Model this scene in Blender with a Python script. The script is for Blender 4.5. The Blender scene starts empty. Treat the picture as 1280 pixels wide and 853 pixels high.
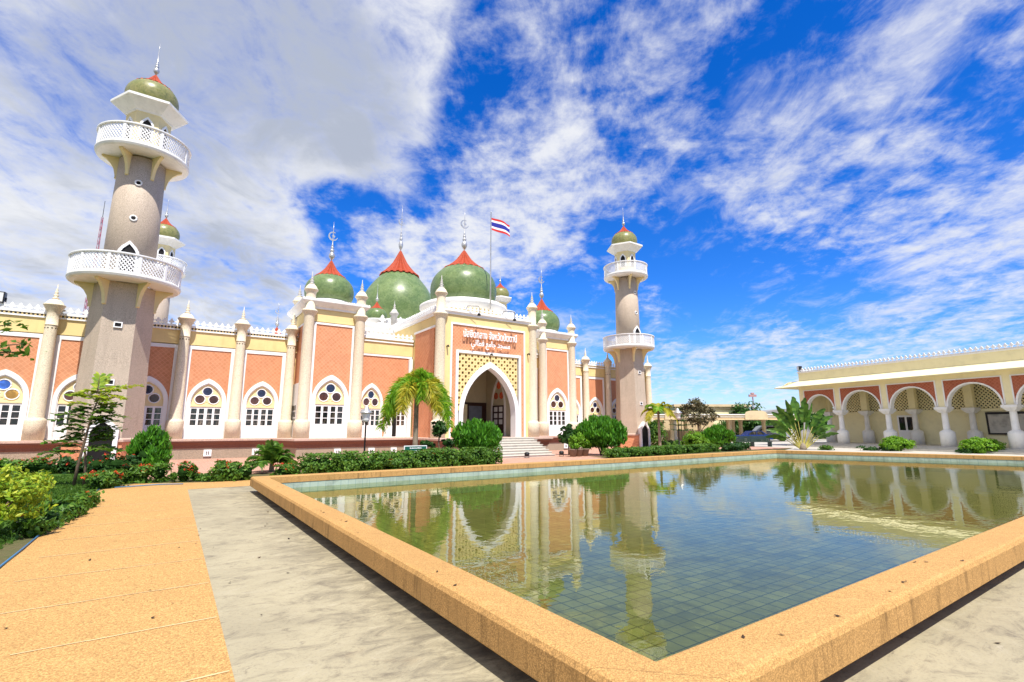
import bpy, bmesh, math, random
import numpy as np
from mathutils import Vector, Matrix
random.seed(7)
C = bpy.context.scene.collection
SC = bpy.context.scene
R_ = math.radians

# ------------------------------------------------------------------ camera, sky, sun, exposure
cam = bpy.data.cameras.new('camera')
cam.sensor_width = 36.0
cam.lens = 17.30
cam.clip_start = 0.05
cam.clip_end = 3000
camo = bpy.data.objects.new('camera', cam)
C.objects.link(camo)
camo.location = (0, 0, 1.7)
camo.rotation_euler = (R_(100), 0, 0)
SC.camera = camo

SUN_AZ, SUN_EL = 159.0, 61.0
SUN_STRENGTH = 4.2
SKY_STRENGTH = 0.10
EXPOSURE = 0.72
CLOUD = (5.4, 5.5, 5.75)
SC.view_settings.view_transform = 'Standard'
SC.view_settings.look = 'None'
SC.view_settings.exposure = EXPOSURE
SC.view_settings.gamma = 1
SC.view_settings.use_curve_mapping = False

sun = bpy.data.lights.new('sun', 'SUN')
sun.energy = SUN_STRENGTH
sun.angle = R_(0.5)
sun.color = (1.0, 0.955, 0.88)
suno = bpy.data.objects.new('sun', sun)
C.objects.link(suno)
sv = Vector((math.sin(R_(SUN_AZ))*math.cos(R_(SUN_EL)), math.cos(R_(SUN_AZ))*math.cos(R_(SUN_EL)), math.sin(R_(SUN_EL))))
suno.rotation_euler = sv.to_track_quat('Z', 'Y').to_euler()
suno.location = sv*60

world = bpy.data.worlds.new('World')
SC.world = world
world.use_nodes = True
wn = world.node_tree
for n in list(wn.nodes):
    wn.nodes.remove(n)


class NT:
    """small node-tree writer"""
    def __init__(s, nt):
        s.t = nt

    def n(s, typ, ins=None, **kw):
        nd = s.t.nodes.new(typ)
        for k, v in kw.items():
            setattr(nd, k, v)
        for k, v in (ins or {}).items():
            s.set(nd.inputs[k], v)
        return nd

    def set(s, sock, v):
        if isinstance(v, bpy.types.NodeSocket):
            s.t.links.new(v, sock)
        else:
            if hasattr(sock, 'default_value'):
                try:
                    sock.default_value = v
                except Exception:
                    sock.default_value = tuple(v) + (1.0,)

    def m(s, op, a, b=0.0, c=None, clamp=False):
        nd = s.n('ShaderNodeMath', operation=op, use_clamp=clamp)
        s.set(nd.inputs[0], a)
        s.set(nd.inputs[1], b)
        if c is not None:
            s.set(nd.inputs[2], c)
        return nd.outputs[0]

    def vm(s, op, a, b=(0, 0, 0), out=0):
        nd = s.n('ShaderNodeVectorMath', operation=op)
        s.set(nd.inputs[0], a)
        if op == 'SCALE':
            s.set(nd.inputs[3], b)
        else:
            s.set(nd.inputs[1], b)
        return nd.outputs[out]

    def mix(s, fac, a, b, blend='MIX'):
        nd = s.n('ShaderNodeMix', data_type='RGBA', blend_type=blend)
        s.set(nd.inputs[0], fac)
        s.set(nd.inputs[6], a if isinstance(a, bpy.types.NodeSocket) else tuple(a)[:3]+(1,))
        s.set(nd.inputs[7], b if isinstance(b, bpy.types.NodeSocket) else tuple(b)[:3]+(1,))
        return nd.outputs[2]

    def step(s, x, lo, hi, a=0.0, b=1.0):
        nd = s.n('ShaderNodeMapRange', interpolation_type='SMOOTHSTEP')
        for i, v in enumerate((x, lo, hi, a, b)):
            s.set(nd.inputs[i], v)
        return nd.outputs[0]

    def noise(s, vec, scale, detail=4, rough=0.55, dist=0.0):
        nd = s.n('ShaderNodeTexNoise', {'Scale': scale, 'Detail': detail, 'Roughness': rough, 'Distortion': dist})
        if vec is not None:
            s.set(nd.inputs['Vector'], vec)
        return nd.outputs[0]


def pix_dir(x, y):
    """direction in the world of a spot in the photographed sky"""
    p = R_(10)
    c = (x-640, 615.0, 426.5-y)
    return Vector((c[0], c[1]*math.cos(p)-c[2]*math.sin(p), c[1]*math.sin(p)+c[2]*math.cos(p))).normalized()


def build_sky():
    g = NT(wn)
    sky = g.n('ShaderNodeTexSky', sky_type='NISHITA', sun_disc=False)
    sky.sun_elevation = R_(SUN_EL)
    sky.sun_rotation = R_(SUN_AZ)
    sky.air_density = 1.0
    sky.dust_density = 0.3
    sky.ozone_density = 3.0
    hs = g.n('ShaderNodeHueSaturation', {'Saturation': 1.42, 'Value': 0.98, 'Hue': 0.502, 'Color': sky.outputs[0]})
    tc = g.n('ShaderNodeTexCoord')
    d = g.vm('NORMALIZE', tc.outputs['Generated'])
    sep = g.n('ShaderNodeSeparateXYZ', {0: d})
    z = g.m('MAXIMUM', sep.outputs[2], 0.0)
    inv = g.m('DIVIDE', 1.0, g.m('ADD', z, 0.16))
    # the cloud sheet: the direction projected onto a layer high above
    P = g.n('ShaderNodeCombineXYZ', {0: g.m('MULTIPLY', sep.outputs[0], inv), 1: g.m('MULTIPLY', sep.outputs[1], inv), 2: 0.0}).outputs[0]
    mp = g.n('ShaderNodeMapping', {'Vector': P, 'Rotation': (0, 0, R_(-38)), 'Scale': (1.0, 0.55, 1.0)}).outputs[0]
    big = g.noise(mp, 1.6, 7, 0.56, 0.35)
    streak = g.noise(g.n('ShaderNodeMapping', {'Vector': P, 'Rotation': (0, 0, R_(-52)), 'Scale': (2.2, 1.35, 1.0), 'Location': (3.1, 1.7, 0)}).outputs[0], 2.6, 9, 0.68, 0.35)
    fine = g.noise(g.n('ShaderNodeMapping', {'Vector': P, 'Rotation': (0, 0, R_(-30)), 'Scale': (1.0, 0.7, 1.0), 'Location': (2.3, 9.2, 0)}).outputs[0], 5.5, 8, 0.66, 0.6)
    puff = g.noise(g.n('ShaderNodeMapping', {'Vector': P, 'Location': (7.3, 2.2, 0)}).outputs[0], 11.0, 6, 0.62, 0.15)

    def blobs(lst):
        tot = None
        for x, y, deg, a in lst:
            b = pix_dir(x, y)
            dt = g.vm('DOT_PRODUCT', d, tuple(b), out=1)
            v = g.step(dt, math.cos(R_(deg)), 1.0, 0.0, a)
            tot = v if tot is None else g.m('ADD', tot, v)
        return tot
    thick = blobs([(-120, 60, 30, .5), (130, 90, 16, .34), (300, 60, 15, .42), (450, 50, 13, .44), (455, 165, 9, .34), (250, 210, 12, .40),
                   (60, 200, 12, .36), (330, 345, 9, .42), (245, 290, 8, .26), (30, 370, 7, .30), (520, 10, 8, .25), (370, 120, 10, .35), (150, 390, 8, .22), (300, 400, 7, .2),
                   (392, 235, 5, -.26), (440, 265, 4.5, -.22), (18, 278, 6, -.42), (0, 300, 7, -.25), (95, 290, 5, -.25), (55, 22, 3, -.30), (420, 310, 3, -.2),
                   (620, 120, 9, -.45), (560, 210, 4, -.12), (600, 20, 5, -.2),
                   (-700, 300, 50, .3), (-300, -700, 50, .35)])
    thin = blobs([(640, 270, 11, .42), (560, 335, 8, .26), (720, 190, 10, .30), (760, 70, 12, .20), (870, 20, 8, .26), (660, 30, 9, .12), (1000, 250, 9, .34), (1100, 235, 9, .34),
                  (1210, 250, 8, .22), (1230, 150, 9, .06), (940, 170, 9, .06), (1180, 320, 5, .26), (1270, 10, 6, .30), (1270, 290, 5, .2), (480, 310, 6, .22),
                  (840, 200, 7, .20), (620, 180, 7, .14), (1010, 110, 9, .06), (700, 330, 5, .06),
                  (870, 475, 8, .42), (1000, 455, 7, .38), (1120, 430, 6, .34), (1240, 400, 7, .34), (1000, 500, 9, .34), (900, 490, 7, .3), (1280, 440, 8, .2),
                  (900, 350, 9, -.4), (1050, 370, 7, -.35), (740, 420, 7, -.35), (700, 370, 5, -.3), (860, 290, 7, -.35), (880, 400, 5, -.3), (1200, 70, 10, -.22), (960, 60, 9, -.16), (1060, 130, 6, -.12),
                  (900, 1500, 60, .2)])
    wisp = g.m('ADD', g.m('ADD', g.m('MULTIPLY', g.m('SUBTRACT', big, 0.5), 1.5), g.m('MULTIPLY', g.m('SUBTRACT', fine, 0.5), 1.15)), g.m('MULTIPLY', g.m('SUBTRACT', puff, 0.5), 0.3))
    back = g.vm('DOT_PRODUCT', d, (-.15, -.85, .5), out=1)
    thick = g.m('ADD', thick, g.step(back, 0.30, 0.9, 0.0, 0.5))  # added unseen cloud bank behind the camera, fill light for shaded fronts
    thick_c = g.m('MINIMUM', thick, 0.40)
    mid = blobs([(640, 270, 9, .30), (560, 330, 7, .28), (480, 300, 5, .18), (330, 340, 8, .2), (720, 190, 6, .12)])
    thin_c = g.m('MINIMUM', g.m('MULTIPLY', thin, 0.85), 0.24)
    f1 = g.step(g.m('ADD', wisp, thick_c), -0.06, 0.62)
    st = g.m('ADD', g.m('MULTIPLY', g.m('SUBTRACT', streak, 0.5), 1.5), g.m('MULTIPLY', g.m('SUBTRACT', puff, 0.5), 1.15))
    f2 = g.step(g.m('ADD', g.m('ADD', st, mid), thin_c), -0.06, 0.80, 0.0, 0.95)
    fac = g.m('SUBTRACT', 1.0, g.m('MULTIPLY', g.m('SUBTRACT', 1.0, f1), g.m('SUBTRACT', 1.0, f2)))
    hz = g.step(sep.outputs[2], 0.16, -0.04, 0.0, 0.42)
    fac = g.m('MAXIMUM', fac, hz)
    # grey bellies in the thick cloud, white edges
    belly = g.noise(g.n('ShaderNodeMapping', {'Vector': P, 'Location': (1.3, 5.2, 0)}).outputs[0], 2.2, 6, 0.6, 0.4)
    grey = blobs([(310, 70, 17, .40), (430, 90, 10, .30), (230, 20, 14, .25), (300, 345, 7, .35), (60, 150, 7, .12), (180, 260, 7, .12), (470, 190, 5, .2), (-700, 300, 60, .25)])
    gn = g.m('ADD', g.m('MULTIPLY', g.m('SUBTRACT', belly, 0.5), 1.5), g.m('MULTIPLY', g.m('SUBTRACT', fine, 0.5), 1.0))
    gfac = g.m('MULTIPLY', g.step(g.m('ADD', gn, grey), -0.02, 0.75), f1)
    ccol = g.mix(gfac, CLOUD, (2.85, 3.15, 3.85))
    blue = g.mix(1.0, hs.outputs[0], (0.62, 0.86, 1.32), 'MULTIPLY')
    col = g.mix(fac, blue, ccol)
    bg = g.n('ShaderNodeBackground', {'Color': col, 'Strength': SKY_STRENGTH})
    out = g.n('ShaderNodeOutputWorld', {'Surface': bg.outputs[0]})


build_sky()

# ------------------------------------------------------------------ materials
MATS = {}


def new_mat(name):
    m = bpy.data.materials.new(name)
    m.use_nodes = True
    t = m.node_tree
    for n in list(t.nodes):
        t.nodes.remove(n)
    return m, NT(t)


def principled(g, col, rough=0.6, spec=0.4, bump=None, bstr=0.3, bdist=0.01, metal=0.0):
    b = g.n('ShaderNodeBsdfPrincipled', {'Roughness': rough, 'Specular IOR Level': spec, 'Metallic': metal})
    g.set(b.inputs['Base Color'], col if isinstance(col, bpy.types.NodeSocket) else tuple(col)[:3]+(1,))
    if bump is not None:
        bn = g.n('ShaderNodeBump', {'Strength': bstr, 'Distance': bdist, 'Height': bump})
        g.t.links.new(bn.outputs[0], b.inputs['Normal'])
    return b


def finish(m, g, shader):
    g.n('ShaderNodeOutputMaterial', {'Surface': shader})
    MATS[m.name] = m
    return m


def wall_coords(g):
    tc = g.n('ShaderNodeTexCoord')
    sp = g.n('ShaderNodeSeparateXYZ', {0: tc.outputs['Object']})
    return g.n('ShaderNodeCombineXYZ', {0: g.m('ADD', sp.outputs[0], sp.outputs[1]), 1: sp.outputs[2], 2: 0.0}).outputs[0]


def plain(name, c, rough=0.6, var=0.10, scale=2.5, spec=0.35, metal=0.0, streak=0.0, bump=0.0, dark=None):
    """paint, stucco, metal: one colour with soft uneven wear"""
    m, g = new_mat(name)
    tc = g.n('ShaderNodeTexCoord')
    v = tc.outputs['Object']
    n1 = g.noise(v, scale, 5, 0.6)
    c2 = tuple(x*(1-2.2*var) for x in c) if dark is None else dark
    col = g.mix(g.step(n1, 0.42, 0.72), c, c2)
    if streak:
        mp = g.n('ShaderNodeMapping', {'Vector': v, 'Scale': (5.0, 5.0, 0.22)}).outputs[0]
        n2 = g.noise(mp, 1.6, 6, 0.65)
        col = g.mix(g.step(n2, 0.52, 0.78, 0.0, streak), col, tuple(x*0.55 for x in c))
    bh = g.noise(v, scale*14, 3, 0.6) if bump else None
    return finish(m, g, principled(g, col, rough, spec, bh, bump, 0.01, metal).outputs[0])


def brick(name, c, c2, cell=0.17):
    m, g = new_mat(name)
    wc = wall_coords(g)
    mp = g.n('ShaderNodeMapping', {'Vector': wc, 'Rotation': (0, 0, R_(45))}).outputs[0]
    bt = g.n('ShaderNodeTexBrick', {'Vector': mp, 'Color1': c+(1,), 'Color2': c2+(1,), 'Mortar': tuple(min(1, x*1.18+.02) for x in c)+(1,), 'Scale': 1.0,
                                    'Mortar Size': 0.012, 'Bias': 0.0, 'Brick Width': cell, 'Row Height': cell}, offset=0.0)
    n1 = g.noise(wc, 1.1, 6, 0.62)
    oi = g.n('ShaderNodeObjectInfo')
    col = g.mix(g.m('MULTIPLY', oi.outputs['Random'], 0.30), bt.outputs[0], tuple(x*0.82 for x in c2))
    col = g.mix(g.step(n1, 0.45, 0.75, 0, 0.45), col, tuple(x*0.68 for x in c))
    st_ = g.n('ShaderNodeMapping', {'Vector': wc, 'Scale': (4.5, 0.22, 1)}).outputs[0]
    col = g.mix(g.step(g.noise(st_, 1.5, 6, 0.68), 0.55, 0.8, 0, 0.35), col, tuple(x*0.55 for x in c))
    col = g.mix(g.step(g.noise(st_, 2.7, 5, 0.6), 0.58, 0.8, 0, 0.22), col, (.72, .5, .36))
    return finish(m, g, principled(g, col, 0.75, 0.25, bt.outputs['Fac'], -0.25, 0.006).outputs[0])


def pebble(name, c, scale=90, lo=.66, hi=1.26, stain=0.25, drips=False):
    """washed pebble: little grains of several tones, with old stains and seams"""
    m, g = new_mat(name)
    tc = g.n('ShaderNodeTexCoord')
    v = tc.outputs['Object']
    vo = g.n('ShaderNodeTexVoronoi', {'Vector': v, 'Scale': scale})
    sepc = g.n('ShaderNodeSeparateColor', {0: vo.outputs['Color']})
    col = g.mix(g.step(sepc.outputs[0], 0.0, 1.0), tuple(x*lo for x in c), tuple(min(1, x*hi) for x in c))
    col = g.mix(g.step(vo.outputs['Distance'], 0.35, 0.75, 0, 0.5), col, tuple(x*0.4 for x in c))
    n1 = g.noise(v, 0.7, 7, 0.66, 0.5)
    col = g.mix(g.step(n1, 0.45, 0.75, 0, stain), col, tuple(x*0.60 for x in c))
    n3 = g.noise(v, 7.0, 5, 0.75, 0.4)
    col = g.mix(g.step(n3, 0.56, 0.78, 0, stain*1.2), col, tuple(x*0.48 for x in c))
    n4 = g.noise(v, 2.6, 6, 0.7, 1.0)
    col = g.mix(g.step(n4, 0.56, 0.75, 0, 0.30), col, tuple(min(1, x*1.35+.03) for x in c))
    col = g.mix(g.step(g.noise(v, 1.3, 8, 0.8, 1.5), 0.63, 0.70, 0, 0.30), col, (.16, .11, .06))
    if drips:
        ge = g.n('ShaderNodeNewGeometry')
        nz_ = g.n('ShaderNodeSeparateXYZ', {0: ge.outputs['Normal']})
        side = g.step(g.m('ABSOLUTE', nz_.outputs[2]), 0.75, 0.2)
        mp = g.n('ShaderNodeMapping', {'Vector': v, 'Scale': (1.0, 1.0, 0.12)}).outputs[0]
        dr = g.step(g.noise(mp, 9.0, 6, 0.72), 0.50, 0.72, 0, 0.75)
        col = g.mix(g.m('MULTIPLY', side, dr), col, tuple(x*0.30 for x in c))
        sp_ = g.n('ShaderNodeSeparateXYZ', {0: v})
        seam = g.m('ABSOLUTE', g.m('SUBTRACT', g.m('FRACT', g.m('DIVIDE', g.m('ADD', sp_.outputs[0], sp_.outputs[1]), 2.13)), 0.5))
        col = g.mix(g.step(seam, 0.0022, 0.0010, 0, 0.75), col, tuple(x*0.25 for x in c))
    return finish(m, g, principled(g, col, 0.85, 0.2, vo.outputs['Distance'], -0.5, 0.004).outputs[0])


def terrazzo(name, c, scale=55):
    m, g = new_mat(name)
    tc = g.n('ShaderNodeTexCoord')
    v = tc.outputs['Object']
    n1 = g.noise(v, scale, 2, 0.7)
    col = g.mix(g.step(n1, 0.36, 0.62), tuple(x*0.66 for x in c), tuple(min(1, x*1.22) for x in c))
    mp = g.n('ShaderNodeMapping', {'Vector': v, 'Scale': (3.0, 3.0, 0.3)}).outputs[0]
    n2 = g.noise(mp, 1.4, 6, 0.62)
    col = g.mix(g.step(n2, 0.48, 0.8, 0, 0.4), col, tuple(x*0.62 for x in c))
    n3 = g.noise(v, 0.8, 4, 0.6)
    col = g.mix(g.step(n3, 0.5, 0.7, 0, 0.3), col, tuple(min(1, x*1.15) for x in c))
    return finish(m, g, principled(g, col, 0.65, 0.3, n1, 0.12, 0.006).outputs[0])


def mottled_tile(name, ca, cb, cc, scale=2.2):
    m, g = new_mat(name)
    tc = g.n('ShaderNodeTexCoord')
    v = tc.outputs['Object']
    n1 = g.noise(v, scale, 8, 0.72, 0.6)
    n2 = g.noise(v, scale*3.1, 6, 0.7, 0.2)
    vo = g.n('ShaderNodeTexVoronoi', {'Vector': v, 'Scale': 9.0})
    sc_ = g.n('ShaderNodeSeparateColor', {0: vo.outputs['Color']})
    col = g.mix(g.step(n1, 0.4, 0.62), ca, cb)
    col = g.mix(g.step(n2, 0.5, 0.72, 0, 0.5), col, cc)
    col = g.mix(g.step(sc_.outputs[0], 0.35, 1.0, 0, 0.22), col, tuple(x*1.5 for x in cb))
    col = g.mix(g.step(sc_.outputs[1], 0.6, 1.0, 0, 0.3), col, tuple(x*.6 for x in ca))
    mp = g.n('ShaderNodeMapping', {'Vector': v, 'Scale': (4.0, 4.0, 0.35)}).outputs[0]
    col = g.mix(g.step(g.noise(mp, 1.8, 6, 0.7), 0.55, 0.8, 0, 0.45), col, tuple(x*.45 for x in ca))
    rg = g.step(n2, 0.35, 0.7, 0.26, 0.48)
    return finish(m, g, principled(g, col, rg, 0.42, g.m('ADD', g.noise(v, 14, 3, 0.6), vo.outputs['Distance']), 0.10, 0.012).outputs[0])


def leaf_mat(name, c1, c2, c3, trans=0.3, rough=0.5):
    m, g = new_mat(name)
    ge = g.n('ShaderNodeNewGeometry')
    r = ge.outputs['Random Per Island']
    oi = g.n('ShaderNodeTexCoord')
    n1 = g.noise(oi.outputs['Object'], 2.0, 3, 0.6)
    k = g.m('ADD', g.m('MULTIPLY', r, 0.8), g.m('MULTIPLY', g.m('SUBTRACT', n1, 0.5), 0.7))
    col = g.mix(g.step(k, 0.0, 0.5), c1, c2)
    col = g.mix(g.step(k, 0.5, 0.95), col, c3)
    p = principled(g, col, rough, 0.3)
    tr = g.n('ShaderNodeBsdfTranslucent', {'Color': g.mix(0.5, col, tuple(min(1, x*1.4) for x in c3))})
    mx = g.n('ShaderNodeMixShader', {0: trans})
    g.t.links.new(p.outputs[0], mx.inputs[1])
    g.t.links.new(tr.outputs[0], mx.inputs[2])
    return finish(m, g, mx.outputs[0])


M = MATS
plain('yellow_stucco', (.80, .62, .29), .8, .06, 1.2, .2, streak=.26)
plain('pale_yellow_stucco', (.86, .77, .47), .8, .05, 1.2, .2, streak=.10)
plain('cream_paint', (.80, .66, .36), .7, .04, 2.0, .25)
plain('white_paint', (.82, .80, .76), .6, .05, 2.0, .3, streak=.30)
plain('clean_white', (.84, .83, .82), .5, .02, 2.0, .3)
terrazzo('column_stone', (.73, .635, .47), 40)
terrazzo('minaret_terrazzo', (.49, .395, .305), 45)
brick('orange_brick', (.67, .31, .165), (.59, .245, .12))
brick('red_brick', (.40, .125, .065), (.33, .09, .045))
mottled_tile('green_mosaic', (.105, .165, .055), (.165, .225, .085), (.065, .11, .04), 1.4)
mottled_tile('olive_mosaic', (.17, .185, .055), (.26, .24, .09), (.055, .08, .035), 1.8)
plain('red_tile', (.38, .062, .025), .6, .12, 6.0, .2)
plain('silver_metal', (.55, .54, .52), .35, .10, 8.0, .5, .6)
terrazzo('plinth_tan', (.35, .275, .20), 50)
terrazzo('plinth_brown', (.20, .085, .055), 50)
terrazzo('plinth_cap', (.52, .37, .30), 50)
plain('step_stone', (.58, .54, .47), .75, .08, 3.0, .3, streak=.1)
plain('dark_void', (.012, .011, .011), .6, .1, 3.0, .2)
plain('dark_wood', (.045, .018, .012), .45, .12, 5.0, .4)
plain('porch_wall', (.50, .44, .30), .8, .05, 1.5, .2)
plain('grey_panel', (.16, .18, .22), .6, .1, 3.0, .3)
plain('black_metal', (.012, .012, .014), .4, .1, 6.0, .4)
plain('cap_grey', (.50, .48, .45), .7, .1, 4.0, .3, streak=.2)


def glass_mat(name, c, rough=0.06, spec=0.6):
    m, g = new_mat(name)
    tc = g.n('ShaderNodeTexCoord')
    n1 = g.noise(tc.outputs['Object'], 2.3, 3, 0.6)
    col = g.mix(g.step(n1, 0.4, 0.65), c, tuple(x*2.2+.01 for x in c))
    return finish(m, g, principled(g, col, rough, spec, n1, 0.06, 0.02).outputs[0])


def room_glass():
    m, g = new_mat('window_glass')
    tc = g.n('ShaderNodeTexCoord')
    v = tc.outputs['Object']
    oi = g.n('ShaderNodeObjectInfo')
    off = g.n('ShaderNodeCombineXYZ', {0: g.m('MULTIPLY', oi.outputs['Random'], 37.0), 1: 0.0, 2: g.m('MULTIPLY', oi.outputs['Random'], 11.0)}).outputs[0]
    v2 = g.vm('ADD', v, off)
    n1 = g.noise(g.n('ShaderNodeMapping', {'Vector': v2, 'Scale': (1.0, 1.0, .6)}).outputs[0], 3.0, 4, 0.6, .6)
    n2 = g.noise(g.n('ShaderNodeMapping', {'Vector': v2, 'Scale': (1.0, 1.0, .15)}).outputs[0], 6.0, 3, 0.6)
    col = g.mix(g.step(n1, 0.45, 0.62), (.009, .011, .013), (.05, .038, .03))
    col = g.mix(g.step(n1, 0.62, 0.70), col, (.20, .17, .13))  # paler blotches paint lit room shapes and reflections into the glass colour
    col = g.mix(g.step(n2, 0.58, 0.66, 0, .55), col, (.15, .14, .12))
    return finish(m, g, principled(g, col, 0.05, 0.7, n1, 0.05, 0.02).outputs[0])


room_glass()
glass_mat('blue_glass', (.012, .016, .045), .12)
glass_mat('brown_glass', (.045, .016, .010), .15)
glass_mat('lit_blue_glass', (.03, .10, .40), .15)  # this and the amber: light through the panes put into the colour
glass_mat('lit_amber_glass', (.30, .17, .035), .2)
glass_mat('red_glass', (.40, .06, .02), .2)
pebble('orange_pebble', (.55, .315, .112), 85, .70, 1.22, .32)
pebble('coping_pebble', (.53, .30, .105), 125, .74, 1.2, .38, True)


def concrete_mat():
    m, g = new_mat('old_concrete')
    tc = g.n('ShaderNodeTexCoord')
    v = tc.outputs['Object']
    n0 = g.noise(v, 0.55, 6, 0.62, 0.4)
    n1 = g.noise(g.n('ShaderNodeMapping', {'Vector': v, 'Rotation': (0, 0, R_(20)), 'Scale': (1.0, 1.7, 1)}).outputs[0], 2.4, 10, 0.74, 0.9)
    n2 = g.noise(v, 38, 4, 0.7)
    col = g.mix(g.step(n0, 0.36, 0.68), (.38, .33, .215), (.30, .26, .172))
    col = g.mix(g.step(n1, 0.48, 0.72, 0, 0.8), col, (.15, .125, .092))
    n4 = g.noise(g.n('ShaderNodeMapping', {'Vector': v, 'Rotation': (0, 0, R_(-10)), 'Scale': (1.0, 1.8, 1)}).outputs[0], 4.5, 9, 0.78, 1.0)
    col = g.mix(g.step(n4, 0.53, 0.70, 0, 0.7), col, (.13, .105, .075))
    col = g.mix(g.step(n1, 0.47, 0.28, 0, 0.5), col, (.44, .39, .29))
    col = g.mix(g.step(n2, 0.5, 0.75, 0, 0.4), col, (.13, .11, .09))
    col = g.mix(g.step(g.noise(v, 0.8, 4, 0.6, 1.0), 0.66, 0.8, 0, 0.35), col, (.38, .20, .07))
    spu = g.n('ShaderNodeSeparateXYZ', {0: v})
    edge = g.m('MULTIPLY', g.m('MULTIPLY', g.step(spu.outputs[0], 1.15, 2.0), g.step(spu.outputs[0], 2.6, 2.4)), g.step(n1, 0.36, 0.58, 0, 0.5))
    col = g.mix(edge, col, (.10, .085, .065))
    bh = g.m('ADD', g.m('MULTIPLY', n1, 0.8), g.m('MULTIPLY', n2, 0.35))
    return finish(m, g, principled(g, col, 0.88, 0.2, bh, 0.35, 0.012).outputs[0])


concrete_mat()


def ground_mat(name, ca, cb, cc, scale=0.6):
    m, g = new_mat(name)
    tc = g.n('ShaderNodeTexCoord')
    v = tc.outputs['Object']
    n0 = g.noise(v, scale, 6, 0.6, 0.3)
    n1 = g.noise(v, scale*25, 4, 0.7)
    col = g.mix(g.step(n0, 0.38, 0.64), ca, cb)
    col = g.mix(g.step(n1, 0.45, 0.7, 0, 0.7), col, cc)
    return finish(m, g, principled(g, col, 0.95, 0.1, n1, 0.6, 0.03).outputs[0])


ground_mat('earth', (.10, .11, .04), (.13, .10, .055), (.06, .07, .025))
ground_mat('lawn_green', (.045, .10, .014), (.065, .125, .02), (.03, .065, .01), 0.9)
ground_mat('grey_pavement', (.47, .44, .39), (.41, .385, .34), (.36, .33, .29), 0.5)


def grid_paving(name, c, sx, sy, mortar):
    m, g = new_mat(name)
    tc = g.n('ShaderNodeTexCoord')
    v = tc.outputs['Object']
    bt = g.n('ShaderNodeTexBrick', {'Vector': v, 'Color1': c+(1,), 'Color2': tuple(x*.82 for x in c)+(1,), 'Mortar': mortar+(1,), 'Scale': 1.0,
                                    'Mortar Size': 0.010, 'Brick Width': sx, 'Row Height': sy})
    col = g.mix(g.step(g.noise(v, 0.7, 5, 0.6), 0.42, 0.72, 0, 0.4), bt.outputs[0], tuple(x*.7 for x in c))
    return finish(m, g, principled(g, col, 0.85, 0.2, bt.outputs['Fac'], -0.3, 0.006).outputs[0])


grid_paving('red_pavers', (.55, .31, .225), .42, .21, (.33, .17, .12))


def pool_tile(name, c, c2, cell, mortar, msize):
    m, g = new_mat(name)
    tc = g.n('ShaderNodeTexCoord')
    sp = g.n('ShaderNodeSeparateXYZ', {0: tc.outputs['Object']})
    nz = g.n('ShaderNodeNewGeometry')
    v = tc.outputs['Object']
    if msize > 0.0065:
        vec = v
    else:
        vec = g.n('ShaderNodeCombineXYZ', {0: g.m('ADD', sp.outputs[0], sp.outputs[1]), 1: sp.outputs[2], 2: 0.0}).outputs[0]
    bt = g.n('ShaderNodeTexBrick', {'Vector': vec, 'Color1': c+(1,), 'Color2': c2+(1,), 'Mortar': mortar+(1,), 'Scale': 1.0,
                                    'Mortar Size': msize, 'Brick Width': cell, 'Row Height': cell}, offset=0.0)
    n1 = g.noise(v, 1.6, 7, 0.68, 0.5)
    col = g.mix(g.step(n1, 0.42, 0.68, 0, 0.6), bt.outputs[0], tuple(x*.5 for x in c2))
    n2 = g.noise(v, 7.0, 6, 0.75, 0.6)
    col = g.mix(g.step(n2, 0.55, 0.75, 0, 0.45), col, tuple(min(1, x*1.7) for x in c))
    return finish(m, g, principled(g, col, 0.6, 0.3).outputs[0])


pool_tile('pool_floor_tile', (.235, .235, .125), (.175, .18, .095), .21, (.05, .058, .040), .0075)
pool_tile('pool_wall_tile', (.36, .435, .355), (.33, .40, .325), .22, (.18, .28, .26), .006)


def water_mat():
    m, g = new_mat('pool_water')
    tc = g.n('ShaderNodeTexCoord')
    v = tc.outputs['Object']
    n1 = g.noise(g.n('ShaderNodeMapping', {'Vector': v, 'Scale': (1.0, 1.4, 1)}).outputs[0], 2.2, 3, 0.5, 0.4)
    n2 = g.noise(v, 9.0, 2, 0.5)
    h = g.m('ADD', n1, g.m('MULTIPLY', n2, 0.12))
    bn = g.n('ShaderNodeBump', {'Strength': 0.09, 'Distance': 0.03, 'Height': h})
    fr = g.n('ShaderNodeFresnel', {'IOR': 1.34, 'Normal': bn.outputs[0]})
    gl = g.n('ShaderNodeBsdfGlossy', {'Color': (.97, .98, .95, 1), 'Roughness': 0.0, 'Normal': bn.outputs[0]})
    tr = g.n('ShaderNodeBsdfTransparent', {'Color': (.72, .77, .50, 1)})
    mx = g.n('ShaderNodeMixShader', {0: g.m('MULTIPLY', fr.outputs[0], 1.0, clamp=True)})
    g.t.links.new(tr.outputs[0], mx.inputs[1])
    g.t.links.new(gl.outputs[0], mx.inputs[2])
    return finish(m, g, mx.outputs[0])


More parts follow.
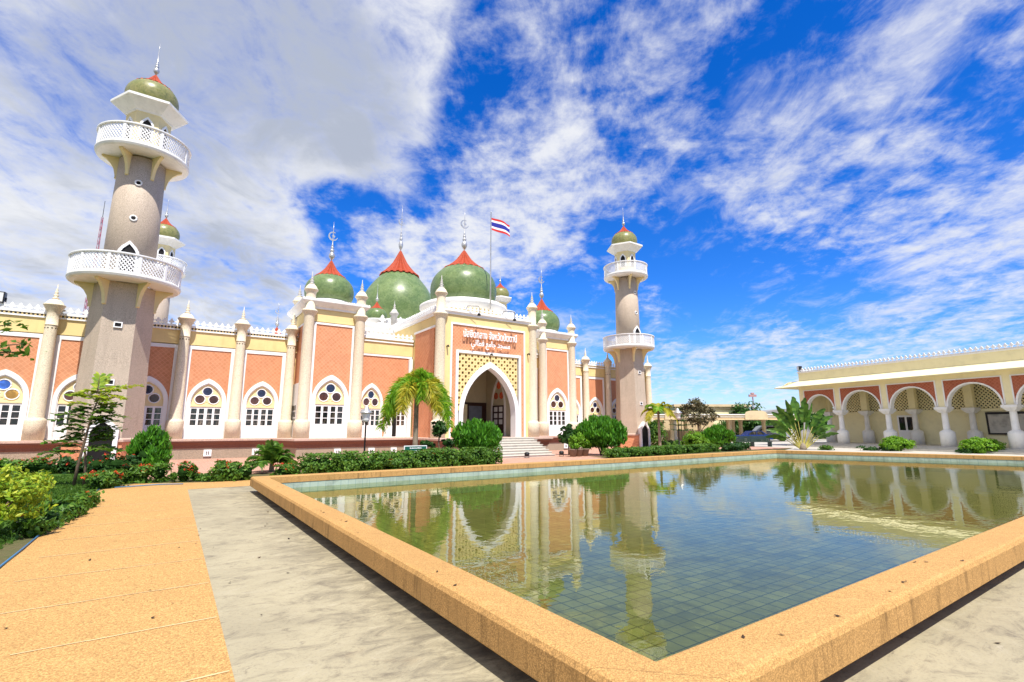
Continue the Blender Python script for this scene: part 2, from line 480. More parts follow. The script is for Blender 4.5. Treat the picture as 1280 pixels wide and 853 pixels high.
water_mat()
leaf_mat('hedge_leaf', (.035, .095, .010), (.080, .185, .016), (.15, .26, .025))
leaf_mat('dark_leaf', (.014, .050, .012), (.032, .095, .016), (.06, .14, .025))
leaf_mat('bright_leaf', (.07, .19, .010), (.15, .33, .016), (.26, .42, .03), .35)
leaf_mat('yellow_leaf', (.10, .22, .012), (.28, .40, .02), (.55, .54, .05), .35)
leaf_mat('conifer_leaf', (.030, .12, .008), (.070, .23, .012), (.13, .33, .02), .3)
leaf_mat('palm_leaf', (.09, .27, .015), (.20, .42, .02), (.40, .55, .04), .42)
leaf_mat('bush_palm_leaf', (.04, .12, .012), (.09, .20, .015), (.22, .30, .03), .3)
leaf_mat('yellow_palm_leaf', (.20, .24, .015), (.42, .40, .03), (.60, .50, .05), .35)
leaf_mat('banana_leaf', (.025, .08, .012), (.065, .16, .02), (.15, .26, .035), .3, .35)
leaf_mat('dry_leaf', (.07, .065, .03), (.10, .09, .035), (.16, .13, .06), .2)
leaf_mat('tree_leaf', (.02, .07, .010), (.045, .12, .014), (.09, .19, .025), .25)
leaf_mat('grass_blade', (.04, .10, .01), (.07, .15, .015), (.11, .19, .03), .3)
leaf_mat('red_flower', (.55, .04, .015), (.70, .07, .02), (.75, .14, .03), .2)
leaf_mat('litter_leaf', (.03, .02, .012), (.06, .035, .015), (.10, .05, .02), .1)
plain('bark', (.16, .11, .075), .9, .2, 9.0, .1, bump=.4)
plain('pale_bark', (.28, .23, .17), .9, .2, 7.0, .1, bump=.4)
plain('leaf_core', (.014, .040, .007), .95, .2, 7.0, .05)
plain('terracotta', (.22, .15, .11), .8, .1, 5.0, .2)
plain('lamp_white', (.72, .72, .70), .35, .05, 5.0, .4)
plain('sign_green', (.01, .10, .065), .4, .05, 4.0, .4)
plain('painted_dim_green', (.06, .065, .04), .8, .25, 1.5, .1)  # darkness behind the arcade lattice, put into the wall colour
plain('bench_green', (.025, .05, .038), .5, .1, 4.0, .4)
plain('blue_pipe', (.05, .16, .30), .45, .1, 4.0, .4)
plain('blue_paint', (.012, .035, .16), .25, .05, 4.0, .5)
plain('van_grey', (.30, .32, .36), .25, .05, 4.0, .5)
plain('rubber', (.015, .015, .015), .8, .1, 4.0, .2)
plain('flag_red', (.62, .035, .03), .7, .04, 3.0, .2)
plain('flag_blue', (.03, .035, .32), .7, .04, 3.0, .2)
plain('panel_pink', (.5, .28, .27), .6, .1, 3.0, .3)
plain('mast_red', (.24, .06, .10), .6, .1, 3.0, .3)
plain('roof_grey', (.30, .29, .28), .7, .1, 2.0, .2)
plain('beige_wall', (.66, .52, .32), .8, .06, 1.2, .2, streak=.15)
plain('green_wall', (.33, .40, .28), .8, .06, 1.2, .2, streak=.15)
plain('skin', (.36, .20, .13), .6, .05, 6.0, .3)
plain('shirt_blue', (.25, .38, .60), .8, .05, 6.0, .2)
plain('cloth_dark', (.03, .025, .03), .85, .1, 6.0, .1)


# ------------------------------------------------------------------ mesh building
class MB:
    def __init__(s):
        s.v, s.f, s.m, s.s = [], [], [], []

    def add(s, verts, faces, mi=0, smooth=False):
        o = len(s.v)
        s.v += [tuple(p) for p in verts]
        for f in faces:
            s.f.append(tuple(i+o for i in f))
            s.m.append(mi)
            s.s.append(smooth)

    def box(s, x0, x1, y0, y1, z0, z1, mi=0):
        s.add([(x0, y0, z0), (x1, y0, z0), (x1, y1, z0), (x0, y1, z0), (x0, y0, z1), (x1, y0, z1), (x1, y1, z1), (x0, y1, z1)],
              [(0, 3, 2, 1), (4, 5, 6, 7), (0, 1, 5, 4), (1, 2, 6, 5), (2, 3, 7, 6), (3, 0, 4, 7)], mi)

    def prism(s, poly, y0, y1, mi=0):
        """poly in x,z pushed through y"""
        n = len(poly)
        s.add([(x, y0, z) for x, z in poly]+[(x, y1, z) for x, z in poly],
              [tuple(range(n)), tuple(range(2*n-1, n-1, -1))]+[(i, i+n, (i+1) % n+n, (i+1) % n) for i in range(n)], mi)

    def prismx(s, poly, x0, x1, mi=0):
        """poly in y,z pushed through x"""
        n = len(poly)
        s.add([(x0, y, z) for y, z in poly]+[(x1, y, z) for y, z in poly],
              [tuple(range(n)), tuple(range(2*n-1, n-1, -1))]+[(i, i+n, (i+1) % n+n, (i+1) % n) for i in range(n)], mi)

    def slab(s, poly, z0, z1, mi=0):
        """poly in x,y pushed through z"""
        n = len(poly)
        s.add([(x, y, z0) for x, y in poly]+[(x, y, z1) for x, y in poly],
              [tuple(range(n-1, -1, -1)), tuple(range(n, 2*n))]+[(i, (i+1) % n, (i+1) % n+n, i+n) for i in range(n)], mi)

    def lathe(s, prof, seg=24, cx=0, cy=0, mi=0, smooth=True, ph=0.0, mod=None, cap=True):
        n = len(prof)
        vs = []
        for i, (r, z) in enumerate(prof):
            for k in range(seg):
                a = ph+2*math.pi*k/seg
                rr, zz = (r, z) if mod is None else mod(r, z, a, i)
                vs.append((cx+rr*math.cos(a), cy+rr*math.sin(a), zz))
        fs = []
        for i in range(n-1):
            for k in range(seg):
                k2 = (k+1) % seg
                fs.append((i*seg+k, i*seg+k2, (i+1)*seg+k2, (i+1)*seg+k))
        s.add(vs, fs, mi, smooth)
        if cap:
            for i in (0, n-1):
                if prof[i][0] > 1e-4:
                    s.add(vs[i*seg:(i+1)*seg], [tuple(range(seg))], mi, False)

    def tube(s, pts, r, seg=8, mi=0, smooth=True):
        pts = [Vector(p) for p in pts]
        n = len(pts)
        rs = r if isinstance(r, (list, tuple)) else [r]*n
        vs = []
        prev = None
        for i, p in enumerate(pts):
            t = (pts[min(i+1, n-1)]-pts[max(i-1, 0)]).normalized()
            a = t.cross(Vector((0, 0, 1))) if abs(t.z) < 0.95 else t.cross(Vector((0, 1, 0)))
            if prev is not None:
                a2 = prev-t*prev.dot(t)
                if a2.length > 1e-4:
                    a = a2
            a.normalize()
            prev = a
            b = t.cross(a)
            for k in range(seg):
                th = 2*math.pi*k/seg
                vs.append(p+(a*math.cos(th)+b*math.sin(th))*rs[i])
        fs = [(i*seg+k, i*seg+(k+1) % seg, (i+1)*seg+(k+1) % seg, (i+1)*seg+k) for i in range(n-1) for k in range(seg)]
        fs += [tuple(range(seg)), tuple(range((n-1)*seg, n*seg))]
        s.add(vs, fs, mi, smooth)

    def sweep(s, path, prof, closed=False, mi=None, smooth=False):
        """prof (outward offset, z) drawn along a plan path; outward is to the right of the walking direction"""
        n = len(path)
        P = [Vector((x, y)) for x, y in path]
        offs = []
        for i in range(n):
            def nrm(a, b):
                d = (b-a).normalized()
                return Vector((d.y, -d.x))
            if closed or 0 < i < n-1:
                n1 = nrm(P[i-1], P[i])
                n2 = nrm(P[i], P[(i+1) % n])
                b = (n1+n2).normalized()
                offs.append(b/max(0.3, b.dot(n1)))
            else:
                offs.append(nrm(P[0], P[1]) if i == 0 else nrm(P[n-2], P[n-1]))
        k = len(prof)
        vs = [(P[i].x+offs[i].x*o, P[i].y+offs[i].y*o, z) for i in range(n) for o, z in prof]
        for i in range(n if closed else n-1):
            j = (i+1) % n
            for q in range(k-1):
                s.add([vs[i*k+q], vs[j*k+q], vs[j*k+q+1], vs[i*k+q+1]], [(0, 1, 2, 3)], (mi[q] if mi else 0), smooth)
        if not closed:
            for i in (0, n-1):
                s.add(vs[i*k:(i+1)*k], [tuple(range(k))], mi[0] if mi else 0)

    def build(s, name, mats, parent=None, off=(0, 0, 0), loc=None, rot=0.0, label=None, merge=True, recalc=True):
        me = bpy.data.meshes.new(name)
        vs = [(x-off[0], y-off[1], z-off[2]) for x, y, z in s.v]
        me.from_pydata(vs, [], s.f)
        if not isinstance(mats, (list, tuple)):
            mats = [mats]
        for m in mats:
            me.materials.append(MATS[m])
        me.polygons.foreach_set('material_index', s.m)
        me.polygons.foreach_set('use_smooth', s.s)
        if recalc:
            b = bmesh.new()
            b.from_mesh(me)
            if merge:
                bmesh.ops.remove_doubles(b, verts=b.verts, dist=1e-5)
            bmesh.ops.recalc_face_normals(b, faces=b.faces)
            b.to_mesh(me)
            b.free()
        me.update()
        o = bpy.data.objects.new(name, me)
        C.objects.link(o)
        if parent:
            o.parent = parent
        if loc is not None:
            o.location = loc
        o.rotation_euler = (0, 0, rot)
        if label:
            o['label'] = label
        return o


# site frame: u runs along the mosque front, w away from the viewer
RZ = R_(90-55.8)
UX, UY = math.cos(RZ), math.sin(RZ)


def S(u, w, z=0.0):
    return Vector((u*UX-w*UY, u*UY+w*UX, z))


def tag(o, label, cat, group=None, kind=None):
    o['label'] = label
    o['category'] = cat
    if group:
        o['group'] = group
    if kind:
        o['kind'] = kind
    return o


def thing(name, label, cat, loc=(0, 0, 0), rot=0.0, group=None):
    o = bpy.data.objects.new(name, None)
    o.empty_display_size = 0.3
    C.objects.link(o)
    o.location = loc
    o.rotation_euler = (0, 0, rot)
    return tag(o, label, cat, group)


def clone(o, parent=None, loc=None, rot=None, scale=None):
    kids = [k for k in o.children]
    c = o.copy()
    C.objects.link(c)
    if parent is not None:
        c.parent = parent
    if loc is not None:
        c.location = loc
    if rot is not None:
        c.rotation_euler = (0, 0, rot)
    if scale is not None:
        c.scale = scale
    for k in kids:
        clone(k, c)
    return c


def struct(name, mb, mats, loc=(0, 0, 0), rot=0.0):
    o = mb.build(name, mats, None, loc=loc, rot=rot)
    o['kind'] = 'structure'
    return o


def arch_pts(cx, hw, zs, zap, n=10, xo=0.0):
    """pointed arch from the left springing over the apex to the right springing"""
    r = zap-zs
    R = (hw*hw+r*r)/(2*hw)
    a1 = math.acos(max(-1, min(1, (R-hw)/R)))
    L = []
    for i in range(n+1):
        t = math.pi-a1*i/n
        L.append((cx-hw+R+R*math.cos(t), zs+R*math.sin(t)))
    Rr = [(2*cx-x, z) for x, z in reversed(L[:-1])]
    return L+Rr


def round_pts(cx, hw, zs, zap, n=14):
    return [(cx-hw*math.cos(math.pi*i/n), zs+(zap-zs)*math.sin(math.pi*i/n)) for i in range(n+1)]


def panel(mb, x0, x1, zb, zt, archs, y0, y1, mi=0, fn=arch_pts):
    poly = [(x0, zb)]
    for cx, hw, zs, zap in archs:
        poly += [(cx-hw, zb)]+fn(cx, hw, zs, zap)+[(cx+hw, zb)]
    poly += [(x1, zb), (x1, zt), (x0, zt)]
    mb.prism(poly, y0, y1, mi)


def arch_ring(mb, cx, hwo, zo, hwi, zi, zs, zb, y0, y1, mi=0, fn=arch_pts):
    A = [(cx-hwo, zb)]+fn(cx, hwo, zs, zo)+[(cx+hwo, zb)]
    B = [(cx-hwi, zb)]+fn(cx, hwi, zs, zi)+[(cx+hwi, zb)]
    n = len(A)
    vs = [(x, y, z) for y in (y0, y1) for L in (A, B) for x, z in L]
    f = []
    for i in range(n-1):
        f += [(i, i+1, n+i+1, n+i), (2*n+i, 3*n+i, 3*n+i+1, 2*n+i+1), (i, 2*n+i, 2*n+i+1, i+1), (n+i, n+i+1, 3*n+i+1, 3*n+i)]
    f += [(0, n, 3*n, 2*n), (n-1, 3*n-1, 4*n-1, 2*n-1)]
    mb.add(vs, f, mi)


def rect_frame(mb, x0, x1, z0, z1, t, y0, y1, mi=0, bottom=False):
    mb.box(x0, x0+t, y0, y1, z0, z1-t, mi)
    mb.box(x1-t, x1, y0, y1, z0, z1-t, mi)
    mb.box(x0, x1, y0, y1, z1-t, z1, mi)
    if bottom:
        mb.box(x0+t, x1-t, y0, y1, z0, z0+t, mi)


MER = [(-.13, 0), (-.13, .03), (-.045, .05), (-.045, .13), (-.10, .12), (-.15, .18), (-.10, .24), (-.055, .225), (-.07, .29), (0, .38),
       (.07, .29), (.055, .225), (.10, .24), (.15, .18), (.10, .12), (.045, .13), (.045, .05), (.13, .03), (.13, 0)]


def cresting(mb, p0, p1, z, s=1.0, pitch=.31, mi=0):
    """white fleuron cresting along a parapet from p0 to p1"""
    a, b = Vector(p0), Vector(p1)
    d = b-a
    L = d.length
    d.normalize()
    nv = Vector((-d.y, d.x))
    n = max(1, int(L/(pitch*s)))
    t = .035
    for i in range(n):
        c = a+d*((i+.5)*L/n)
        k = len(MER)
        vs = [(c.x+d.x*x*s+nv.x*q, c.y+d.y*x*s+nv.y*q, z+zz*s) for q in (-t, t) for x, zz in MER]
        mb.add(vs, [tuple(range(k)), tuple(range(2*k-1, k-1, -1))]+[(j, j+k, (j+1) % k+k, (j+1) % k) for j in range(k)], mi)
    q = .06
    vs = [(e.x+nv.x*o, e.y+nv.y*o, zz) for zz in (z-.05, z+.035*s) for e, o in ((a, -q), (b, -q), (b, q), (a, q))]
    mb.add(vs, [(0, 3, 2, 1), (4, 5, 6, 7), (0, 1, 5, 4), (1, 2, 6, 5), (2, 3, 7, 6), (3, 0, 4, 7)], mi)


def finial_prof(s, h):
    """turned finial: stacked balls and a spike, height h"""
    return [(.05*s, 0), (.10*s, .02*h), (.19*s, .07*h), (.22*s, .12*h), (.17*s, .17*h), (.09*s, .20*h), (.14*s, .225*h), (.15*s, .255*h), (.07*s, .285*h),
            (.11*s, .31*h), (.11*s, .33*h), (.055*s, .36*h), (.085*s, .38*h), (.04*s, .41*h), (.035*s, .60*h), (.02*s, .8*h), (.008*s, h)]


def crescent(mb, x, y, z, r, mi=0):
    a = []
    n = 22
    t0 = R_(128)
    for i in range(n+1):
        t = R_(40)+R_(280)*i/n
        a.append((x+r*math.cos(t+R_(25)), z+r*math.sin(t+R_(25))))
    b = []
    for i in range(n+1):
        t = R_(40)+R_(280)*i/n
        k = .80
        b.append((x+.10*r+k*r*math.cos(t+R_(25)), z+.06*r+k*r*math.sin(t+R_(25))))
    for i in range(n):
        mb.prism([a[i], a[i+1], b[i+1], b[i]], y-.03, y+.03, mi)
    st = []
    for i in range(10):
        q = (.42 if i % 2 == 0 else .17)*r
        t = R_(90)+R_(36)*i
        st.append((x+.12*r+q*math.cos(t), z+q*math.sin(t)))
    mb.prism(st, y-.025, y+.025, mi)


ONION = [(.84, 0), (.93, .12), (.985, .28), (1.0, .44), (.985, .6), (.935, .76), (.85, .9), (.735, 1.02), (.62, 1.11), (.5, 1.18)]
BIGON = [(.86, -.62), (.95, -.35), (.995, -.1), (1.0, .06), (.965, .24), (.90, .40), (.80, .57), (.68, .73), (.56, .87), (.42, 1.02)]


def subdiv(prof, k=3):
    """smooth a lathe outline (Catmull-Rom)"""
    out = []
    n = len(prof)
    for i in range(n-1):
        p0, p1, p2, p3 = prof[max(i-1, 0)], prof[i], prof[i+1], prof[min(i+2, n-1)]
        for j in range(k):
            t = j/k
            out.append(tuple(.5*((2*p1[c])+(-p0[c]+p2[c])*t+(2*p0[c]-5*p1[c]+4*p2[c]-p3[c])*t*t+(-p0[c]+3*p1[c]-3*p2[c]+p3[c])*t**3) for c in (0, 1)))
    return out+[prof[-1]]


def skirt_mesh(mb, x, y, z, r, h, ribs=20, mi=0):
    prof = [(r*1.03, z-.05*r), (r*1.0, z), (r*.78, z+.13*h), (r*.57, z+.30*h), (r*.37, z+.50*h), (r*.22, z+.72*h), (r*.07, z+.95*h), (.02*r, z+h)]

    def mod(rr, zz, a, i):
        c = abs(math.cos(a*ribs/2))
        k = 1-.13*(1-c)*(1 if i < 6 else .3)
        return rr*k, zz-(0.06*r*c if i == 0 else 0)+(0.02*r if i == 0 else 0)
    mb.lathe(prof, ribs*4, x, y, mi, False, mod=mod, cap=False)
    mb.lathe([(r*.98, z-.015*r), (r*.5, z+.01*r)], 32, x, y, mi, False, cap=False)


def dome_part(parent, x, y, zb, R, prof, skirt_h, fin_h, mat='green_mosaic', off=(0, 0, 0), cres=True, label=None):
    mb = MB()
    mb.lathe([(R*a, zb+R*b) for a, b in subdiv(prof)], 48, x, y, 0, True)
    d = mb.build('dome', mat, parent, off, label=label)
    zt = zb+R*prof[-1][1]
    rt = R*prof[-1][0]
    sk = MB()
    skirt_mesh(sk, x, y, zt-.055*R, rt*1.30, skirt_h)
    sk.build('dome_cap', 'red_tile', d, off)
    fn = MB()
    z0 = zt+skirt_h*.94
    s = min(1.0, fin_h*.34)
    fn.lathe([(a, z0+b) for a, b in finial_prof(s, fin_h)], 16, x, y, 0, True)
    if cres:
        crescent(fn, x, y, z0+fin_h*.62, .30*s*1.12)
    fn.build('finial', 'silver_metal', d, off)
    return d


# ------------------------------------------------------------------ ground, paving, pool
POOL = [(2.40, 2.06), (33.2, 2.06), (31.9, 6.5), (29.6, 15.35), (2.30, 14.75)]        # inner edge of the coping in u,w (near-left first)
POOLI = [(2.40, 2.08), (33.6, 2.08), (29.5, 15.75), (2.26, 14.95)]


def offset_poly(poly, d):
    n = len(poly)
    P = [Vector(p) for p in poly]
    out = []
    for i in range(n):
        e1 = (P[i]-P[i-1]).normalized()
        e2 = (P[(i+1) % n]-P[i]).normalized()
        n1, n2 = Vector((e1.y, -e1.x)), Vector((e2.y, -e2.x))
        b = (n1+n2).normalized()
        q = P[i]+b*(d/max(.3, b.dot(n1)))
        out.append((q.x, q.y))
    return out


COPE_W = .38
POOLO = offset_poly(POOLI, COPE_W)
POOLW = offset_poly(POOLI, COPE_W-.24)


def ring(mb, outer, inner, z, mi=0):
    n = len(outer)
    vs = [(x, y, z) for x, y in outer]+[(x, y, z) for x, y in inner]
    mb.add(vs, [(i, (i+1) % n, (i+1) % n+n, i+n) for i in range(n)], mi)


g = MB()
ring(g, [(-500, -500), (600, -500), (600, 700), (-500, 700)], POOLW, -.012)
struct('ground', g, 'earth', rot=RZ)

g = MB()
ring(g, [(.52, -7.0), (37.2, -7.0), (30.9, 16.9), (.52, 16.9)], offset_poly(POOLI, COPE_W-.245), 0.0)
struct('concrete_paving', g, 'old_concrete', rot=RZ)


def toS(x, y):
    return (x*UX+y*UY, -x*UY+y*UX)


left_edge = [toS(*p) for p in ((-6.9, -6.0), (-6.55, 6.0), (-6.24, 6.39), (-8.7, 9.9), (-11.0, 13.28), (-11.75, 15.0), (-11.6, 15.7))]
g = MB()
poly = left_edge+[(1.1, 18.75), (38.0, 19.4), (38.0, 16.9), (.52, 16.9), (.52, -7.0)]
g.add([(x, y, .002) for x, y in poly], [tuple(range(len(poly)))])
struct('pebble_paving', g, 'orange_pebble', rot=RZ)

g = MB()
g.add([(x, y, .006) for x, y in ((-.9, 21.2), (13.2, 21.2), (13.2, 33.6), (-9, 33.6), (-9, 29.8), (-.9, 26.6))], [(0, 1, 2, 3, 4, 5)])
g.add([(x, y, .006) for x, y in ((13.2, 19.4), (20.6, 19.4), (20.6, 33.6), (13.2, 33.6))], [(0, 1, 2, 3)])
g.add([(x, y, .006) for x, y in ((20.6, 22.2), (44.0, 22.2), (44.0, 33.6), (20.6, 33.6))], [(0, 1, 2, 3)])
struct('brick_terrace', g, 'red_pavers', rot=RZ)

g = MB()
lw = [toS(*p) for p in ((-25, 6), (-6.75, 6.2), (-8.95, 9.9), (-11.25, 13.28), (-12.0, 15.2))]+[(-.8, 20.2), (-.8, 27.0), (-12, 31.0), (-30, 30.0)]
g.add([(x, y, -.004) for x, y in lw], [tuple(range(len(lw)))])
struct('lawn', g, 'lawn_green', rot=RZ)

g = MB()
g.add([(x, y, .004) for x, y in ((31.5, 16.9), (37.5, -7), (80, -20), (80, 44), (44, 44), (44, 22), (38.5, 20), (38.5, 16.9))], [tuple(range(8))])
struct('plaza_paving', g, 'grey_pavement', rot=RZ)

# thin pale joints across the orange paving
g = MB()
for w in (-1.9, -.65, .6, 1.8, 3.05, 4.3, 5.52, 6.74, 8.0, 9.25, 10.5, 11.75, 13.0, 14.3):
    u = .50
    while u > -9:
        p, q = S(u, w), S(u-.45, w+random.uniform(-.012, .012))
        u -= .45
        xe = np.interp(q.y, [-6, 6.0, 6.39, 9.9, 13.28, 15.0], [-6.9, -6.55, -6.24, -8.7, -11.0, -11.75])
        if q.x < xe+.1:
            break
        if random.random() < .05:
            continue
        hw = .011*random.uniform(.7, 1.1)
        nx, ny = -UY*hw, UX*hw
        g.add([(p.x-nx, p.y-ny, .006), (q.x-nx, q.y-ny, .006), (q.x+nx, q.y+ny, .006), (p.x+nx, p.y+ny, .006)], [(0, 1, 2, 3)])
plain('joint_pale', (.62, .45, .23), .9, .1, 6.0, .1)
struct('paving_joints', g, 'joint_pale')

pool = thing('reflecting_pool', 'large shallow reflecting pool with a thick orange pebble rim in front of the mosque', 'pool', S(16, 8.5), RZ)
po = (16, 8.5, 0)
g = MB()
cope = [(0, .225), (0, .385), (.012, .398), (.03, .402), (COPE_W-.05, .402), (COPE_W-.018, .39), (COPE_W, .355), (COPE_W, .165), (COPE_W-.012, .152), (.04, .152), (.04, .222), (0, .222)]
g.sweep(POOLI, cope, True)
g.build('coping', 'coping_pebble', pool, po)
g = MB()
plain('dark_footing', (.12, .075, .04), .8, .15, 6.0, .2)  # plain dark brown for the set-back footing
g.sweep(POOLI, [(COPE_W-.24, .153), (COPE_W-.24, -.2)], True)
g.build('footing', 'dark_footing', pool, po)
g = MB()
g.sweep(POOLI, [(.012, .223), (.012, -.50)], True)
g.build('side_wall', 'pool_wall_tile', pool, po)
g = MB()
PF = offset_poly(POOLI, .02)
g.add([(x, y, -.46) for x, y in PF], [(0, 1, 2, 3)])
g.build('pool_floor', 'pool_floor_tile', pool, po)
g = MB()
PF = offset_poly(POOLI, .008)
g.add([(x, y, .075) for x, y in PF], [(0, 1, 2, 3)])
struct('water', g, 'pool_water', rot=RZ)

# ------------------------------------------------------------------ mosque
A = 16.75
OFF = (0, 35, 0)
H = 1.1
mosque = thing('mosque', 'orange brick mosque with green domes, arched white windows and an arched entrance under white writing', 'mosque', S(A, 35), RZ)


def part(mb, name, mats, parent=mosque, label=None, **k):
    return mb.build(name, mats, parent, OFF if parent == mosque else (0, 0, 0), label=label, **k)


# window master: front of the brick at y 0, floor at z 0
def make_window(parent, loc, sc, top='blue_glass', side='brown_glass'):
    w = MB()
    arch_ring(w, 0, .98, 3.40, .80, 3.14, 2.0, 0, -.07, .10, 0)
    arch_ring(w, 0, .80, 3.14, .765, 3.08, 2.0, 0, -.03, .10, 0)
    # door leaves with glazed upper half
    w.box(-.765, .765, .03, .10, 0, .74)
    w.box(-.765, .765, .03, .10, 1.68, 1.78)
    xs = [-.765, -.38, 0, .38, .765]
    for x in xs:
        t = .075 if x == 0 else .055
        w.box(max(-.765, x-t), min(.765, x+t), .028, .10, .74, 1.68)
    for z in (1.035, 1.355):
        w.box(-.765, .765, .033, .095, z, z+.035)
    for x in (-.57, -.19, .19, .57):
        w.box(x-.12, x+.12, .018, .03, .12, .62)
    o = w.build('arched_window', 'clean_white', parent)
    o.location = loc
    o.scale = (sc, 1, sc)
    t = MB()
    t.prism([(-.765, 1.78)]+arch_pts(0, .765, 2.0, 3.08)+[(.765, 1.78)], .05, .10)
    t.box(-.80, .80, -.01, .049, 1.785, 1.86)
    for x, z in ((-.12, 1.98), (.12, 1.98), (0, 2.06)):
        t.prism([(x-.05, z), (x+.05, z), (x+.02, z+.14), (x, z+.2), (x-.02, z+.14)], .03, .05)
    t.build('tympanum', 'cream_paint', o)
    for i, (x, z, r) in enumerate(((0, 2.66, .225), (-.34, 2.20, .225), (.34, 2.20, .225))):
        rg = MB()
        n = 24
        pts = [(x+(r+.03)*math.cos(2*math.pi*k/n), .045, z+(r+.03)*math.sin(2*math.pi*k/n)) for k in range(n+1)]
        rg.tube(pts, .032, 6)
        ri = rg.build('roundel', 'clean_white', o)
        gl = MB()
        gl.prism([(x+r*math.cos(2*math.pi*k/n), z+r*math.sin(2*math.pi*k/n)) for k in range(n)], .04, .052, 0)
        gl.build('stained_glass', top if i == 0 else side, o)
    gp = MB()
    gp.box(-.75, .75, .07, .085, .74, 1.68)
    gp.build('pane', 'window_glass', o)
    return o


win_master = make_window(mosque, (-21.7+6.6, 33.5-35, H), 1.0)
win_lit = make_window(mosque, (-23.6, 33.5-35, H), 1.0, 'lit_blue_glass', 'lit_amber_glass')

# column masters (origin on the plinth)
def make_column(parent, loc):
    c = MB()
    c.lathe([(.41, 0), (.41, .92), (.39, 1.0), (.31, 1.06), (.30, 1.10), (.245, 5.65), (.245, 5.66)], 24)
    c.lathe([(.265, 5.66), (.265, 5.70), (.245, 5.71), (.245, 6.30), (.26, 6.34), (.31, 6.46), (.42, 6.66), (.44, 6.69), (.44, 6.73), (.36, 6.78), (.31, 6.88), (.22, 6.98), (.09, 7.04)], 24)
    for k in range(10):
        a = 2*math.pi*k/10
        c.tube([(.22*math.cos(a), .22*math.sin(a), 5.52), (.252*math.cos(a), .252*math.sin(a), 5.52)], .035, 6, 1)
    o = c.build('column', ['column_stone', 'dark_void'], parent)
    o.location = loc
    f = MB()
    f.lathe([(a, 7.02+b) for a, b in [(.08, 0), (.15, .03), (.15, .06), (.06, .11), (.11, .19), (.11, .22), (.05, .28), (.085, .35), (.085, .37), (.04, .43), (.06, .50), (.025, .56), (.012, .80)]], 12)
    f.build('finial', 'column_stone', o)
    return o


def make_tall_column(parent, loc):
    c = MB()
    c.lathe([(.45, 0), (.45, .92), (.42, .99), (.34, 1.05), (.33, 1.10), (.30, 7.30), (.31, 7.34), (.35, 7.42), (.44, 7.56), (.46, 7.60), (.46, 7.64), (.39, 7.72), (.29, 7.76), (.285, 8.65),
             (.29, 8.75), (.36, 8.88), (.41, 8.93), (.41, 8.98), (.35, 9.05), (.29, 9.18), (.17, 9.30)], 24)
    o = c.build('column', 'column_stone', parent)
    o.location = loc
    f = MB()
    f.lathe([(a, 9.28+b) for a, b in [(.09, 0), (.18, .04), (.18, .08), (.07, .13), (.13, .22), (.13, .25), (.06, .31), (.10, .39), (.10, .41), (.045, .47), (.07, .54), (.03, .60), (.014, .85)]], 12)
    f.build('finial', 'cap_grey', o)
    return o


def W(du, w, z=0):
    return (du, w-35, z)


wc0 = make_column(mosque, W(-(A+8.3), 33.1, H))
tc0 = make_tall_column(mosque, W(-10.5, 31.15, H))

ZB, ZC = 6.35, 7.45      # brick top, cornice top of the wings
# ---- wings
for s in (-1, 1):
    bays = [11.3+2.83*i for i in range(6)] if s < 0 else [11.3+2.83*i for i in range(5)]
    # column offsets from the axis
    cols = [11.05+2.81*i for i in range(7 if s < 0 else 5)]
    end = cols[-1]+1.4 if s < 0 else cols[-1]+.35
    w = MB()
    x0, x1 = sorted((s*10.4, s*end))
    w.box(x0, x1, 33.62, 56, H, ZB+.05, 0)
    w.box(x0, x1, 33.44, 56.1, ZB+.05, 7.18, 0)
    for i in range(int((x1-x0)/.16)):
        xx = x0+(i+.5)*.16
        w.box(xx-.035, xx+.035, 33.36, 33.45, 7.27, 7.37, 0)
    part(w, 'wing_wall', 'yellow_stucco')
    c = MB()
    c.box(x0, x1, 33.37, 56.15, 7.18, 7.27)
    c.box(x0, x1, 33.33, 56.2, 7.37, 7.45)
    cresting(c, (x0, 33.42), (x1, 33.42), 7.46)
    part(c, 'wing_cornice', 'clean_white')
    for i in range(len(cols)):
        if not (i == 0 and s > 0 and False):
            clone(wc0, mosque, W(s*cols[i], 33.1, H))
        if i+1 < len(cols):
            a, b = sorted((s*cols[i], s*cols[i+1]))
            xa, xb = a+.21, b-.21
            cx = (a+b)/2
            f = MB()
            rect_frame(f, xa, xb, H, ZB, .20, 33.42, 33.60)
            part(f, 'panel_frame', 'clean_white')
            bp = MB()
            panel(bp, xa+.20, xb-.20, H, ZB-.20, [(cx, .94, H+2.0, H+3.36)], 33.46, 33.61)
            part(bp, 'brick_panel', 'orange_brick')
            src = win_lit if (s < 0 and i == 4) else win_master
            clone(src, mosque, (cx, 33.47-35, H))
bpy.data.objects.remove(wc0.children[0])
bpy.data.objects.remove(wc0)
for m_ in (win_lit,):
    for k in list(m_.children):
        bpy.data.objects.remove(k)
    bpy.data.objects.remove(m_)

